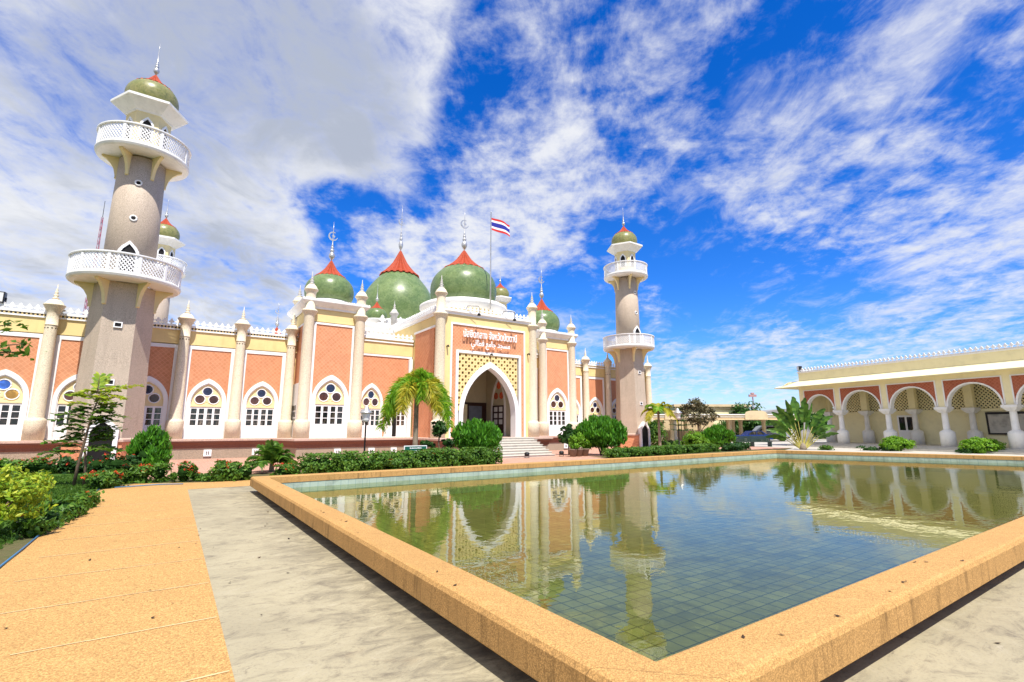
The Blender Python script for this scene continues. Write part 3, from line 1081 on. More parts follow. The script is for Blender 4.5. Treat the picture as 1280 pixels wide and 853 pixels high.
# ---- corner pavilions
for s in (-1, 1):
    c = s*8.95
    b = MB()
    b.box(c-1.62, c+1.62, 31.40, 35.4, H, 7.86+.3, 0)
    b.box(c-1.66, c+1.66, 31.24, 35.5, 8.16, 9.05, 0)
    for xx in (c-1.62, c+1.62-.3):
        b.box(xx, xx+.3, 31.26, 31.39, H, 8.15, 0)
    part(b, 'pavilion_wall', 'yellow_stucco')
    k = MB()
    k.sweep([(c-1.7, 31.2), (c+1.7, 31.2), (c+1.7, 35.6), (c-1.7, 35.6)], [(0, 8.92), (.05, 8.94), (.05, 9.05), (.16, 9.12), (.34, 9.32), (.36, 9.36), (.36, 9.48), (.30, 9.50), (-.3, 9.50)], True)
    k.box(c-1.75, c+1.75, 31.15, 35.65, 9.40, 9.495)
    for q in range(26):
        xx = c-2.0+q*.16
        k.box(xx-.05, xx+.05, 30.87, 30.95, 9.50, 9.53)
    part(k, 'pavilion_cornice', 'white_paint')
    f = MB()
    rect_frame(f, c-1.22, c+1.22, H, 8.10, .12, 31.18, 31.39)
    part(f, 'panel_frame', 'clean_white')
    bp = MB()
    panel(bp, c-1.10, c+1.10, H, 7.98, [(c, 1.05, H+2.24, H+3.78)], 31.23, 31.38)
    part(bp, 'brick_panel', 'orange_brick')
    clone(win_master, mosque, (c, 31.25-35, H), scale=(1.12, 1, 1.12))
    # outer side face
    xs = c+s*1.62
    sb = MB()
    lo, hi = sorted((xs+s*.005, xs+s*.07))
    sb.box(lo, hi, 32.0, 34.1, 4.4, 7.98)
    part(sb, 'brick_panel', 'orange_brick')
    sf = MB()
    lo, hi = sorted((xs+s*.006, xs+s*.10))
    for (w0, w1, z0, z1) in ((31.88, 32.0, H, 8.1), (34.1, 34.22, H, 8.1), (32.0, 34.1, 7.98, 8.1), (32.0, 34.1, H, 4.4)):
        sf.box(lo, hi, w0, w1, z0, z1)
    part(sf, 'panel_frame', 'clean_white')
    sg = MB()
    lo, hi = sorted((xs+s*.101, xs+s*.115))
    for w0 in (32.35, 32.75, 33.15, 33.55):
        for z0 in (1.95, 2.35, 2.75):
            sg.box(lo, hi, w0, w0+.26, z0, z0+.3)
    part(sg, 'pane', 'window_glass')
    for dx, w in ((-1.55, 31.15), (1.55, 31.15), (s*1.55, 34.75)):
        clone(tc0, mosque, W(c+dx, w, H))
    dr = MB()
    dr.lathe([(1.42, 9.49), (1.42, 9.75), (1.34, 9.86), (1.30, 9.92)], 40, c, 33.2)
    part(dr, 'dome_drum', 'white_paint')
    dome_part(mosque, c, 33.2, 9.88, 1.56, ONION, 1.22, 2.75, off=OFF)
    dome_part(mosque, c, 54.0, 8.9, 1.5, ONION, 1.22, 2.6, off=OFF)
    pr = MB()
    pr.box(c-1.9, c+1.9, 52.0, 56.05, H, 8.9)
    part(pr, 'rear_pavilion', 'yellow_stucco')
for k in list(tc0.children):
    bpy.data.objects.remove(k)
bpy.data.objects.remove(tc0)
tall = [o for o in mosque.children if o.name.startswith('column') and o.location.y < -3][0]

# ---- links between the pavilions and the entrance
for s in (-1, 1):
    x0, x1 = sorted((s*3.55, s*7.3))
    b = MB()
    b.box(x0, x1, 31.84, 36, H, 6.5, 0)
    b.box(x0, x1, 31.62, 36, 6.5, 7.5, 0)
    part(b, 'link_wall', 'yellow_stucco')
    c = MB()
    c.box(x0, x1, 31.55, 36.02, 7.30, 7.38)
    c.box(x0, x1, 31.50, 36.02, 7.50, 7.62)
    cresting(c, (x0, 31.58), (x1, 31.58), 7.63)
    part(c, 'link_cornice', 'clean_white')
    f = MB()
    rect_frame(f, x0+.1, x1-.02, H, 6.48, .12, 31.62, 31.82)
    f.box(x0+.22, x1-.14, 31.66, 31.75, H, H+.03)
    part(f, 'panel_frame', 'clean_white')
    ca, cb = x0+1.02, x1-.98
    bp = MB()
    panel(bp, x0+.22, x1-.14, H, 6.36, [(ca, .80, H+2.0, H+3.46), (cb, .80, H+2.0, H+3.46)], 31.67, 31.83)
    part(bp, 'brick_panel', 'orange_brick')
    for cx in (ca, cb):
        clone(win_master, mosque, (cx, 31.68-35, H), scale=(.83, 1, 1.02))
    dd = MB()
    cxd = cb if s < 0 else ca
    dd.box(cxd-.24, cxd+.02, 31.66, 31.70, H+.05, H+1.95)
    part(dd, 'door', 'dark_void')
    # white pilaster by the entrance block
    pp = MB()
    xq = s*3.72
    pp.box(xq-.12, xq+.12, 31.40, 31.6, H, 6.3)
    part(pp, 'pilaster', 'clean_white')

for k in list(win_master.children):
    bpy.data.objects.remove(k)
bpy.data.objects.remove(win_master)

# ---- entrance block
EZ = 9.05
b = MB()
# front wall with the big arch
panel(b, -3.5, 3.5, H, 8.9, [(0.05, 2.08, 2.5, 5.68)], 27.45, 27.75, 0)
for s in (-1, 1):
    lo, hi = sorted((s*3.5, s*3.3))
    b.box(lo, hi, 27.752, 36.5, H, 8.9, 0)
b.box(-3.29, 3.29, 27.76, 36.5, 8.5, 8.9, 0)
for s in (-1, 1):
    lo, hi = sorted((s*3.5, s*2.86))
    b.box(lo, hi, 27.30, 27.44, H, 8.9, 0)
b.box(-2.86, 2.86, 27.30, 27.44, 8.28, 8.9, 0)
part(b, 'entrance_wall', 'yellow_stucco')
k = MB()
k.sweep([(-3.52, 36.5), (-3.52, 27.28), (3.52, 27.28), (3.52, 36.5)], [(0, 8.78), (.06, 8.80), (.06, 8.88), (.10, 8.94), (.16, 8.97), (.16, 9.08), (-.3, 9.08)], False)
k.box(-3.5, 3.5, 27.3, 36.5, 9.0, 9.075)
cresting(k, (-3.2, 27.2), (3.2, 27.2), 9.09, .95)
cresting(k, (-3.58, 28.0), (-3.58, 36.0), 9.09, .95)
cresting(k, (3.58, 36.0), (3.58, 28.0), 9.09, .95)
part(k, 'entrance_cornice', 'clean_white')
f = MB()
rect_frame(f, -2.86, 2.86, H, 8.28, .11, 27.24, 27.44)
rect_frame(f, -2.48, 2.48, H, 6.55, .17, 27.20, 27.44)
f.box(-2.31, 2.31, 27.26, 27.44, 6.36, 6.379)
part(f, 'panel_frame', 'clean_white')
bp = MB()
bp.box(-2.75, -2.48, 27.30, 27.44, H, 8.17)
bp.box(2.48, 2.75, 27.30, 27.44, H, 8.17)
bp.box(-2.48, 2.48, 27.30, 27.44, 6.55, 8.17)
part(bp, 'brick_panel', 'orange_brick')
ar = MB()
arch_ring(ar, .05, 2.26, 5.93, 1.98, 5.56, 2.5, H, 27.20, 27.80)
part(ar, 'entrance_arch', 'clean_white')
# pierced spandrel
sp = MB()


def in_arch(x, z, hw, zap):
    zs = 2.5
    r = zap-zs
    R = (hw*hw+r*r)/(2*hw)
    if z <= zs:
        return abs(x-.05) < hw
    q = abs(x-.05)-hw+R
    return q > -1e9 and math.hypot(q if q > 0 else 0, z-zs) < R and z < zap


cell = .225
nx, nz = 20, 22
for i in range(nx):
    for j in range(nz):
        xa = -2.30+i*cell
        za = 6.36-(j+1)*cell
        xm, zm = xa+cell/2, za+cell/2
        if za < 2.6 or in_arch(xm, zm, 2.16, 5.80):
            continue
        hole = .155 if (i+j) % 2 == 0 else .055
        q = (cell-hole)/2
        y0, y1 = 27.27, 27.44
        sp.box(xa, xa+cell, y0, y1, za, za+q)
        sp.box(xa, xa+cell, y0, y1, za+cell-q, za+cell)
        sp.box(xa, xa+q, y0, y1, za+q, za+cell-q)
        sp.box(xa+cell-q, xa+cell, y0, y1, za+q, za+cell-q)
part(sp, 'pierced_spandrel', 'yellow_stucco')
bk = MB()
panel(bk, -2.31, 2.31, 2.5, 6.37, [(0.05, 2.10, 2.51, 5.70)], 27.445, 27.449, 0)
part(bk, 'spandrel_backing', 'dark_wood')

# porch inside the arch
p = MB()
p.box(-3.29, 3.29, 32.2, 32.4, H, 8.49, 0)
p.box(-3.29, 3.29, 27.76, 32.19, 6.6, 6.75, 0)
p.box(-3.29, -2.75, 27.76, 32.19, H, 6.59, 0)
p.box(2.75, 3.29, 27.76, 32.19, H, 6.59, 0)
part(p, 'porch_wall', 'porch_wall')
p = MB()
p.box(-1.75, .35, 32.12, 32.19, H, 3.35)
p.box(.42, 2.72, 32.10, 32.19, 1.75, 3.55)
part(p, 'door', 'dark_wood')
p = MB()
p.box(.5, 1.05, 32.05, 32.09, 2.0, 3.4, 1)
p.box(1.2, 2.3, 32.05, 32.09, 2.1, 3.3, 0)
part(p, 'notice_board', ['grey_panel', 'pale_yellow_stucco'])
p = MB()
rect_frame(p, -1.75, 0.35, 3.5, 5.45, .14, 32.08, 32.19, bottom=True)
for i in range(12):
    for j in range(11):
        if (i+j) % 2 == 0:
            p.box(-1.60+i*.142, -1.60+(i+1)*.142-.03, 32.10, 32.19, 3.65+j*.148, 3.65+(j+1)*.148-.03)
part(p, 'vent_grille', 'white_paint')
# side doorway in the porch's right wall
for s in (1,):
    p = MB()
    ys = 30.4
    lo, hi = 2.66, 2.745
    pts = arch_pts(ys, .95, 3.2, 5.4)
    pts2 = arch_pts(ys, .80, 3.2, 5.2)
    A1 = [(ys-.95, H)]+pts+[(ys+.95, H)]
    B1 = [(ys-.80, H)]+pts2+[(ys+.80, H)]
    for i in range(len(A1)-1):
        p.prismx([A1[i], A1[i+1], B1[i+1], B1[i]], lo, hi)
    part(p, 'porch_door_frame', 'white_paint')
    p = MB()
    p.box(2.70, 2.747, ys-.8, ys+.8, H, 3.3)
    dd = part(p, 'porch_door', 'dark_wood')
    q = MB()
    for a in (-.55, .12):
        for z0 in (1.95, 2.4, 2.85):
            q.box(2.68, 2.699, ys+a, ys+a+.42, z0, z0+.34)
    q.build('pane', 'lamp_white', dd, OFF)
    q = MB()
    for cy, cz in ((ys, 4.75), (ys-.36, 4.0), (ys+.36, 4.0)):
        q.prismx([(cy+.25*math.cos(2*math.pi*t/18), cz+.25*math.sin(2*math.pi*t/18)) for t in range(18)], 2.715, 2.748)
    q.build('stained_glass', 'red_glass', dd, OFF)

# entrance columns
for s in (-1, 1):
    c = clone(tall, mosque, W(s*3.55, 27.35, H))
# outer side brick panels of the entrance block
for s in (-1, 1):
    sb = MB()
    lo, hi = sorted((s*3.502, s*3.56))
    sb.box(lo, hi, 28.2, 31.2, H, 8.0)
    part(sb, 'brick_panel', 'orange_brick')
    sf = MB()
    lo, hi = sorted((s*3.503, s*3.60))
    sf.box(lo, hi, 28.05, 31.35, 8.0, 8.14)
    part(sf, 'panel_frame', 'clean_white')

# front drum and dome
d = MB()
d.lathe([(2.75, 9.07), (2.75, 9.75), (2.80, 9.8)], 56, 0, 31.0)
part(d, 'dome_drum', 'yellow_stucco')
d = MB()
d.lathe([(2.79, 9.72), (2.95, 9.82), (3.12, 10.05), (3.15, 10.12), (3.15, 10.3), (3.0, 10.38), (2.4, 10.42), (2.1, 10.66)], 56, 0, 31.0)
part(d, 'drum_cornice', 'white_paint')
dome_part(mosque, 0, 31.0, 10.5, 2.42, ONION, 1.55, 3.25, off=OFF, label='green dome above the entrance, on a round white cornice')
# main hall and its dome
h = MB()
h.box(-7.2, 7.2, 36.2, 54, H, 9.35, 0)
part(h, 'hall_wall', 'yellow_stucco')
h = MB()
h.box(-7.2, 7.2, 35.4, 36.19, H, 8.75, 0)
h.sweep([(-7.2, 54), (-7.2, 36.2), (7.2, 36.2), (7.2, 54)], [(0, 9.1), (.08, 9.14), (.2, 9.3), (.2, 9.5), (-.4, 9.5)], False)
h.box(-7.25, 7.25, 35.32, 36.1, 8.75, 8.95)
h.box(-7.15, 7.15, 36.25, 54, 9.3, 9.495)
part(h, 'hall_parapet', 'white_paint')
h = MB()
cresting(h, (-4.6, 36.1), (7.0, 36.1), 9.55, 1.9, .36)
cresting(h, (-7.0, 36.1), (-7.0, 50), 9.55, 1.9, .36)
part(h, 'hall_cresting', 'clean_white')
for x in (-3.35, 3.35, -7.0, 7.0):
    t = MB()
    t.lathe([(.24, 9.5), (.24, 10.25), (.30, 10.32), (.36, 10.40), (.36, 10.46), (.28, 10.55), (.16, 10.75), (.06, 10.85), (.12, 10.92), (.04, 11.0), (.08, 11.1), (.02, 11.2), (.008, 11.5)], 16, x, 36.0)
    part(t, 'pinnacle', 'cap_grey')
t = MB()
t.box(-6.9, -5.6, 36.12, 36.2, 9.02, 9.12)
part(t, 'roof_vent', 'dark_void')
d = MB()
d.lathe([(3.3, 9.49), (3.3, 10.9), (3.45, 11.0), (3.45, 11.2), (3.0, 11.25)], 56, 0, 44.0)
part(d, 'dome_drum', 'white_paint')
dome_part(mosque, 0, 44.0, 12.9, 3.42, BIGON, 2.55, 4.7, off=OFF, label='largest green dome, set back over the prayer hall')
# little corner dome in front of the main dome
d = MB()
d.lathe([(.85, 9.49), (.85, 9.9), (.95, 10.0), (.7, 10.05)], 24, -4.35, 37.2)
part(d, 'dome_drum', 'white_paint')
dome_part(mosque, -4.35, 37.2, 10.0, .80, ONION, .62, 1.5, off=OFF, cres=False)
d = MB()
d.lathe([(.85, 9.49), (.85, 9.9), (.95, 10.0), (.7, 10.05)], 24, 4.35, 37.2)
part(d, 'dome_drum', 'white_paint')
dome_part(mosque, 4.35, 37.2, 10.0, .80, ONION, .62, 1.5, off=OFF, cres=False)

# the writing over the entrance
def writing(body, x0, x1, zmid, height, name):
    cu = bpy.data.curves.new('lettering', 'FONT')
    cu.body = body
    cu.resolution_u = 3
    cu.extrude = .04
    cu.offset = .014
    tmp = bpy.data.objects.new('lettering_source', cu)
    C.objects.link(tmp)
    dg = bpy.context.evaluated_depsgraph_get()
    me = bpy.data.meshes.new_from_object(tmp.evaluated_get(dg))
    bpy.data.objects.remove(tmp)
    n = len(me.vertices)
    co = np.empty(n*3)
    me.vertices.foreach_get('co', co)
    co = co.reshape(-1, 3)
    lo, hi = co.min(0), co.max(0)
    new = np.empty_like(co)
    new[:, 0] = x0+(co[:, 0]-lo[0])/(hi[0]-lo[0])*(x1-x0)
    new[:, 2] = zmid+((co[:, 1]-lo[1])/(hi[1]-lo[1])-.5)*height
    new[:, 1] = 27.13-35-(co[:, 2]-lo[2])/(hi[2]-lo[2])*.06
    me.vertices.foreach_set('co', new.ravel())
    me.materials.clear()
    me.materials.append(MATS['clean_white'])
    me.update()
    o = bpy.data.objects.new(name, me)
    C.objects.link(o)
    o.parent = mosque
    return o


writing("มัสยิดกลาง จังหวัดปัตตานี", -2.05, 2.05, 7.66, .54, 'thai_lettering')
ar_words = ["\ufee3\ufeb4\ufea0\ufeaa", "\ufe9f\ufe8e\ufee3\ufeca", "\ufed3\ufec4\ufe8e\ufee7\ufef2"]
writing(" ".join(w_[::-1] for w_ in reversed(ar_words)), -1.5, 1.5, 6.98, .62, 'jawi_lettering')
for x in (-1.15, 1.62):
    t = MB()
    t.tube([(x-.7, 27.3, 9.15), (x-.7, 27.0, 9.4), (x-.05, 26.75, 9.42), (x, 26.72, 9.36), (x, 26.72, 8.95)], .018, 6, 0)
    t.lathe([(.02, 8.98), (.09, 8.93), (.12, 8.80), (.03, 8.79)], 10, x, 26.72, 0)
    part(t, 'sign_lamp', 'black_metal')
for x, w, z in ((-3.1, 27.2, 6.7), (3.1, 27.2, 6.7), (0.05, 27.15, 6.42)):
    t = MB()
    t.tube([(x, w+.1, z), (x, w-.1, z+.03), (x, w-.16, z-.05)], .05, 6)
    part(t, 'spotlight', 'black_metal')

# ---- plinth and steps
PP = [(-25.5, 32.75), (-11.75, 32.75), (-10.95, 29.9), (-3.95, 29.9), (-3.95, 26.2), (3.95, 26.2), (3.95, 29.9), (10.95, 29.9), (11.75, 32.75), (22.9, 32.75)]
prof = [(-.02, -.05), (-.02, .58), (0, .60), (.03, .62), (.05, .74), (.12, .84), (.20, .90), (.20, .96), (.24, .98), (.24, 1.08), (.21, 1.095), (-.02, 1.099)]
pl = MB()
pl.sweep(PP, prof, False, [0, 1, 1, 1, 1, 1, 1, 2, 2, 2, 2])
tops = PP+[(22.9, 34.0), (-25.5, 34.0)]
pl.add([(x, y, 1.098) for x, y in tops], [tuple(range(len(tops)))], 2)
part(pl, 'plinth', ['plinth_tan', 'plinth_brown', 'plinth_cap'])
st = MB()
ns = 8
for i in range(ns):
    zt = 1.10*(i+1)/ns-.004
    w0 = 23.75+i*.30
    st.box(-2.55, 2.55, w0+.035, 26.3, -.02 if i == 0 else 1.10*i/ns-.0039, zt-.035)
    st.box(-2.57, 2.57, w0, 26.28, zt-.0349, zt)
part(st, 'entrance_steps', 'step_stone')
for x in (-19.8, -15.0, -12.6, 13.5, 18.5):
    v = MB()
    v.box(x-.19, x+.19, 32.70, 32.78, .14, .50, 0)
    for a in range(4):
        t = R_(45+90*a)
        v.box(x+.07*math.cos(t)-.03, x+.07*math.cos(t)+.03, 32.69, 32.70, .32+.07*math.sin(t)-.03, .32+.07*math.sin(t)+.03, 1)
    part(v, 'plinth_vent', ['clean_white', 'dark_void'])
for x in (-8.7, -6.7, -5.3, 6.6, 8.6):
    v = MB()
    v.box(x-.19, x+.19, 29.84, 29.93, .14, .50, 0)
    for a in range(4):
        t = R_(45+90*a)
        v.box(x+.07*math.cos(t)-.03, x+.07*math.cos(t)+.03, 29.83, 29.84, .32+.07*math.sin(t)-.03, .32+.07*math.sin(t)+.03, 1)
    part(v, 'plinth_vent', ['clean_white', 'dark_void'])

# ------------------------------------------------------------------ minarets
def make_minaret(u, w, label, group):
    r = thing('minaret', label, 'minaret', S(u, w), RZ, group)
    HP = R_(-90+30)   # a face looks to the front

    def hexp(rad, z0, z1, mb, mi=0, rad2=None):
        mb.lathe([(rad, z0), (rad2 if rad2 else rad, z1)], 6, 0, 0, mi, False, HP)
    b = MB()
    hexp(1.52, -.05, 1.02, b)
    b.build('brick_base', 'orange_brick', r)
    b = MB()
    b.lathe([(1.50, 1.02), (1.62, 1.06), (1.62, 1.16), (1.42, 1.22)], 6, 0, 0, 0, False, HP)
    b.build('base_cap', 'plinth_cap', r)
    b = MB()
    b.lathe([(1.42, 1.2), (1.32, 4.8), (1.27, 8.66)], 6, 0, 0, 0, False, HP)
    b.build('lower_shaft', 'minaret_terrazzo', r)
    b = MB()
    prof_ = [(1.09, 9.0), (1.06, 12.0), (1.0, 15.35)]
    b.lathe(prof_, 40, 0, 0, 0, True)
    b.build('upper_shaft', 'minaret_terrazzo', r)
    # door
    fy = -1.52*math.cos(R_(30))
    d = MB()
    pts = [(-.42, 0), (-.42, 1.55), (-.30, 1.72), (0, 2.0), (.30, 1.72), (.42, 1.55), (.42, 0)]
    d.prism(pts, fy-.10, fy+.02)
    do = d.build('doorway', 'dark_void', r)
    d = MB()
    o_ = [(-.60, 0), (-.60, 1.62), (-.40, 1.85), (0, 2.22), (.40, 1.85), (.60, 1.62), (.60, 0)]
    for i in range(6):
        d.prism([o_[i], o_[i+1], pts[i+1], pts[i]], fy-.2, fy+.3)
    d.build('door_surround', 'clean_white', do)
    # port holes and slits
    for z, rr in ((2.6+1.2, 1.155), (6.55, 1.125)):
        d = MB()
        rect_frame(d, -.17, .17, z-.14, z+.14, .05, -rr-.07, -rr+.1, bottom=True)
        d.box(-.13, .13, -rr-.03, -rr+.1, z-.1, z+.1, 1)
        d.build('slit_window', ['clean_white', 'dark_void'], r)
    for z, rr in ((12.0, 1.06), (13.9, 1.03)):
        d = MB()
        pr = [(.13*math.cos(2*math.pi*k/18), -rr-.01, z+.13*math.sin(2*math.pi*k/18)) for k in range(19)]
        d.tube(pr, .04, 6, 0)
        d.prism([(.11*math.cos(2*math.pi*k/18), z+.11*math.sin(2*math.pi*k/18)) for k in range(18)], -rr-.012, -rr+.1, 1)
        d.build('porthole', ['clean_white', 'dark_void'], r)
    d = MB()
    z0 = 8.95
    pts = [(-.30, z0), (-.30, z0+1.25), (-.22, z0+1.42), (0, z0+1.68), (.22, z0+1.42), (.30, z0+1.25), (.30, z0)]
    o_ = [(-.42, z0), (-.42, z0+1.30), (-.30, z0+1.52), (0, z0+1.85), (.30, z0+1.52), (.42, z0+1.30), (.42, z0)]
    d.prism(pts, -1.095, -.9, 1)
    for i in range(6):
        d.prism([o_[i], o_[i+1], pts[i+1], pts[i]], -1.15, -.9, 0)
    d.build('balcony_door', ['clean_white', 'dark_void'], r)

    def balcony(zb, zt, RR, rs, post):
        b = MB()
        b.lathe([(rs*.9, zb+.02), (RR-.12, zb), (RR-.04, zb+.05), (RR, zb+.14), (RR, zb+.2), (RR-.03, zb+.26), (RR-.10, zb+.27), (rs*.9, zb+.27)], 64, 0, 0, 0, False, cap=False)
        bo = b.build('balcony', 'white_paint', r)
        l = MB()
        z0, z1 = zb+.26, zt-.07
        n = int(2*math.pi*RR/.155)
        da = (z1-z0)*.80/RR
        for sgn in (-1, 1):
            for k in range(n):
                a0 = 2*math.pi*k/n
                rows = []
                for q in range(4):
                    t = q/3
                    a = a0+sgn*da*t
                    wz = .030
                    for dz in (-wz*1.35, wz*1.35):
                        for rr in (RR-.075-.012*sgn, RR-.055-.012*sgn):
                            rows.append((rr*math.cos(a), rr*math.sin(a), z0+(z1-z0)*t+dz))
                for q in range(3):
                    a_ = [rows[q*4+i] for i in range(4)]
                    b_ = [rows[q*4+4+i] for i in range(4)]
                    l.add(a_+b_, [(0, 4, 6, 2), (1, 3, 7, 5), (0, 1, 5, 4), (2, 6, 7, 3)])
        l.build('lattice', 'clean_white', bo, merge=False, recalc=False)
        p = MB()
        p.lathe([(RR-.10, zt-.08), (RR+.01, zt-.08), (RR+.02, zt-.05), (RR+.02, zt), (RR-.10, zt)], 64, 0, 0, 0, False, cap=False)
        for k in range(post):
            a = 2*math.pi*(k+.5)/post
            ca, sa = math.cos(a), math.sin(a)
            tw = .06
            vs = []
            for z in (zb+.25, zt-.06):
                for rr, tt in ((RR-.10, -tw), (RR-.015, -tw), (RR-.015, tw), (RR-.10, tw)):
                    vs.append((rr*ca-tt*sa, rr*sa+tt*ca, z))
            p.add(vs, [(0, 3, 2, 1), (4, 5, 6, 7), (0, 1, 5, 4), (1, 2, 6, 5), (2, 3, 7, 6), (3, 0, 4, 7)])
        p.build('railing', 'clean_white', bo)
        for k in range(6):
            a = HP+2*math.pi*k/6
            br = MB()
            ro = RR-.32
            ri = rs-.06
            poly = [(ri, zb+.02), (ro, zb+.02), (ro, zb-.07), (ro-.25*(ro-ri), zb-.17), (ro-.5*(ro-ri), zb-.36), (ro-.70*(ro-ri), zb-.64), (ri+.14, zb-1.02), (ri+.15, zb-1.13), (ri+.06, zb-1.18), (ri, zb-1.16)]
            br.prism(poly, -.075, .075)
            br.build('bracket', 'cream_paint', r, rot=a)
    balcony(8.66, 9.85, 2.30, 1.27, 12)
    balcony(15.42, 16.62, 2.02, 1.0, 8)
    # lantern
    b = MB()
    b.lathe([(.98, 15.6), (.98, 17.95)], 6, 0, 0, 0, False, HP)
    lo = b.build('lantern', 'cream_paint', r)
    for k in range(6):
        a = R_(60*k)
        d = MB()
        yy = -.98*math.cos(R_(30))
        z0 = 16.42
        pts = [(-.20, z0), (-.20, z0+.82), (-.14, z0+.95), (0, z0+1.12), (.14, z0+.95), (.20, z0+.82), (.20, z0)]
        o_ = [(-.29, z0), (-.29, z0+.86), (-.20, z0+1.03), (0, z0+1.25), (.20, z0+1.03), (.29, z0+.86), (.29, z0)]
        d.prism(pts, yy-.01, yy+.1, 1)
        for i in range(6):
            d.prism([o_[i], o_[i+1], pts[i+1], pts[i]], yy-.06, yy+.1, 0)
        d.build('lantern_window', ['clean_white', 'dark_void'], lo, rot=a)
    b = MB()
    b.lathe([(.97, 17.90), (1.05, 17.92), (1.08, 17.98), (1.20, 18.05), (1.42, 18.22), (1.64, 18.38), (1.70, 18.41), (1.70, 18.54), (1.60, 18.56), (.9, 18.58)], 6, 0, 0, 0, False, HP)
    b.build('cornice', 'white_paint', r)
    mb = MB()
    R = 1.20
    prof_m = [(.78, 0), (.92, .14), (.985, .32), (1.0, .50), (.975, .69), (.90, .87), (.80, 1.0), (.68, 1.10), (.57, 1.16)]
    dome_part(r, 0, 0, 18.54, R, prof_m, .85, 1.95, 'olive_mosaic', cres=False)
    return r


GR = 'minarets around the mosque'
m1 = make_minaret(-2.63, 30.8, 'tall stone minaret nearest the viewer, in front of the left brick wing', GR)
m2 = clone(m1, None, S(33.85, 30.8))
tag(m2, 'stone minaret at the right end of the mosque front, behind the yellow palm', 'minaret', GR)
m3 = clone(m1, None, S(-2.35, 53.2))
tag(m3, 'far minaret peeking out behind the big left minaret', 'minaret', GR)
m4 = clone(m1, None, S(34.25, 53.2))
tag(m4, 'far minaret whose top alone shows between entrance dome and right green dome', 'minaret', GR)

# flagpole on the entrance roof
fp = thing('flagpole', 'thin grey flagpole with a red, white and blue striped flag on the entrance roof', 'flagpole', S(A+.42, 27.9, 9.07), RZ)
t = MB()
t.lathe([(.06, 0), (.045, 3), (.03, 7.6), (.04, 7.62), (.04, 7.68), (.01, 7.72)], 10)
t.build('pole', 'silver_metal', fp)
t = MB()
nx_, nz_ = 18, 6
L_, Hh = 1.62, .92
zz = [0, 1/6, 2/6, 4/6, 5/6, 1]
for i in range(nx_):
    for j in range(5):
        def P_(a, b):
            x = .06+L_*a
            y = .13*math.sin(a*7.0+b*1.2)*(.25+a)
            z = 6.35+Hh*b-.16*a*a+.05*math.sin(a*6+1)*a
            return (x, y, z)
        t.add([P_(i/nx_, zz[j]), P_((i+1)/nx_, zz[j]), P_((i+1)/nx_, zz[j+1]), P_(i/nx_, zz[j+1])], [(0, 1, 2, 3)], (0, 1, 2, 1, 0)[j], True)
t.build('flag', ['flag_red', 'clean_white', 'flag_blue'], fp)


# ------------------------------------------------------------------ colonnade building on the right
CR = R_(-68.56)
col = thing('arcade_building', 'yellow arcade building with round arches on white columns beside the pool', 'building', (29.124, 44.052, 0), CR)
FZ = .35
SP = 3.91
XL = -3.75
XR = SP*7
f = MB()
f.box(XL-.9, XR, -1.3, 6.0, -.02, .12, 0)
f.box(XL-.6, XR, -.95, 6.0, .121, .24, 0)
f.box(XL-.3, XR, -.6, 6.0, .241, FZ, 0)
f.build('floor_steps', 'step_stone', col)


def arcade_column(loc, rear=False):
    c = MB()
    c.lathe([(.46, 0), (.46, .92), (.45, 1.02), (.37, 1.12), (.235, 1.19), (.21, 1.23), (.185, 2.42), (.19, 2.45)], 24, 0, 0, 0, True)
    q = .21
    for z0, z1, h in ((2.45, 2.52, .24), (2.52, 2.60, .30), (2.60, 2.68, .36), (2.68, 2.86, .42)):
        c.box(-h, h, -h, h, z0, z1-.0005)
    o = c.build('column', 'white_paint', col)
    o.location = loc
    return o


c0 = arcade_column((0, 0, FZ))
for i in range(-1, 7):
    if i != 0:
        clone(c0, col, (SP*i if i >= 0 else XL+.25, 0, FZ))
for i in range(-1, 7):
    clone(c0, col, (SP*i+.1 if i >= 0 else XL+.35, 3.2, FZ))
ZA, ZT = 3.21, 5.55
for row, y0, y1 in (('front', -.16, .16),):
    b = MB()
    archs = [((SP*i+SP*(i+1))/2, SP/2-.40, ZA+.02, 4.80) for i in range(0, 6)]
    archs = [((XL+.25)/2+.0, -(XL+.25)/2-.42, ZA+.02, 4.66)]+archs
    panel(b, XL, XR-SP+.3, ZA, ZT, archs, y0, y1, 0, round_pts)
    b.build('arch_wall', 'pale_yellow_stucco', col)
    if row == 'front':
        for cx, hw, zs, za in archs:
            r_ = MB()
            arch_ring(r_, cx, hw+.10, za+.10, hw-.01, za-.01, zs, ZA+.005, y0-.07, y1+.03, 0, round_pts)
            r_.build('arch_trim', 'white_paint', col)
            bb = MB()
            panel(bb, cx-hw-.10, cx+hw+.10, ZA+.05, 5.12, [(cx, hw+.09, zs, za+.09)], y0-.03, y0-.002, 0, round_pts)
            bb.build('brick_panel', 'red_brick', col)
            fr = MB()
            rect_frame(fr, cx-hw-.19, cx+hw+.19, ZA+.05, 5.21, .085, y0-.05, y0-.002)
            fr.build('panel_frame', 'white_paint', col)
for i in range(-1, 7):
    b = MB()
    xx = SP*i+.1 if i >= 0 else XL+.35
    b.box(xx-.27, xx+.27, 3.02, 3.38, ZA, ZT, 0)
    b.build('pier', 'pale_yellow_stucco', col)
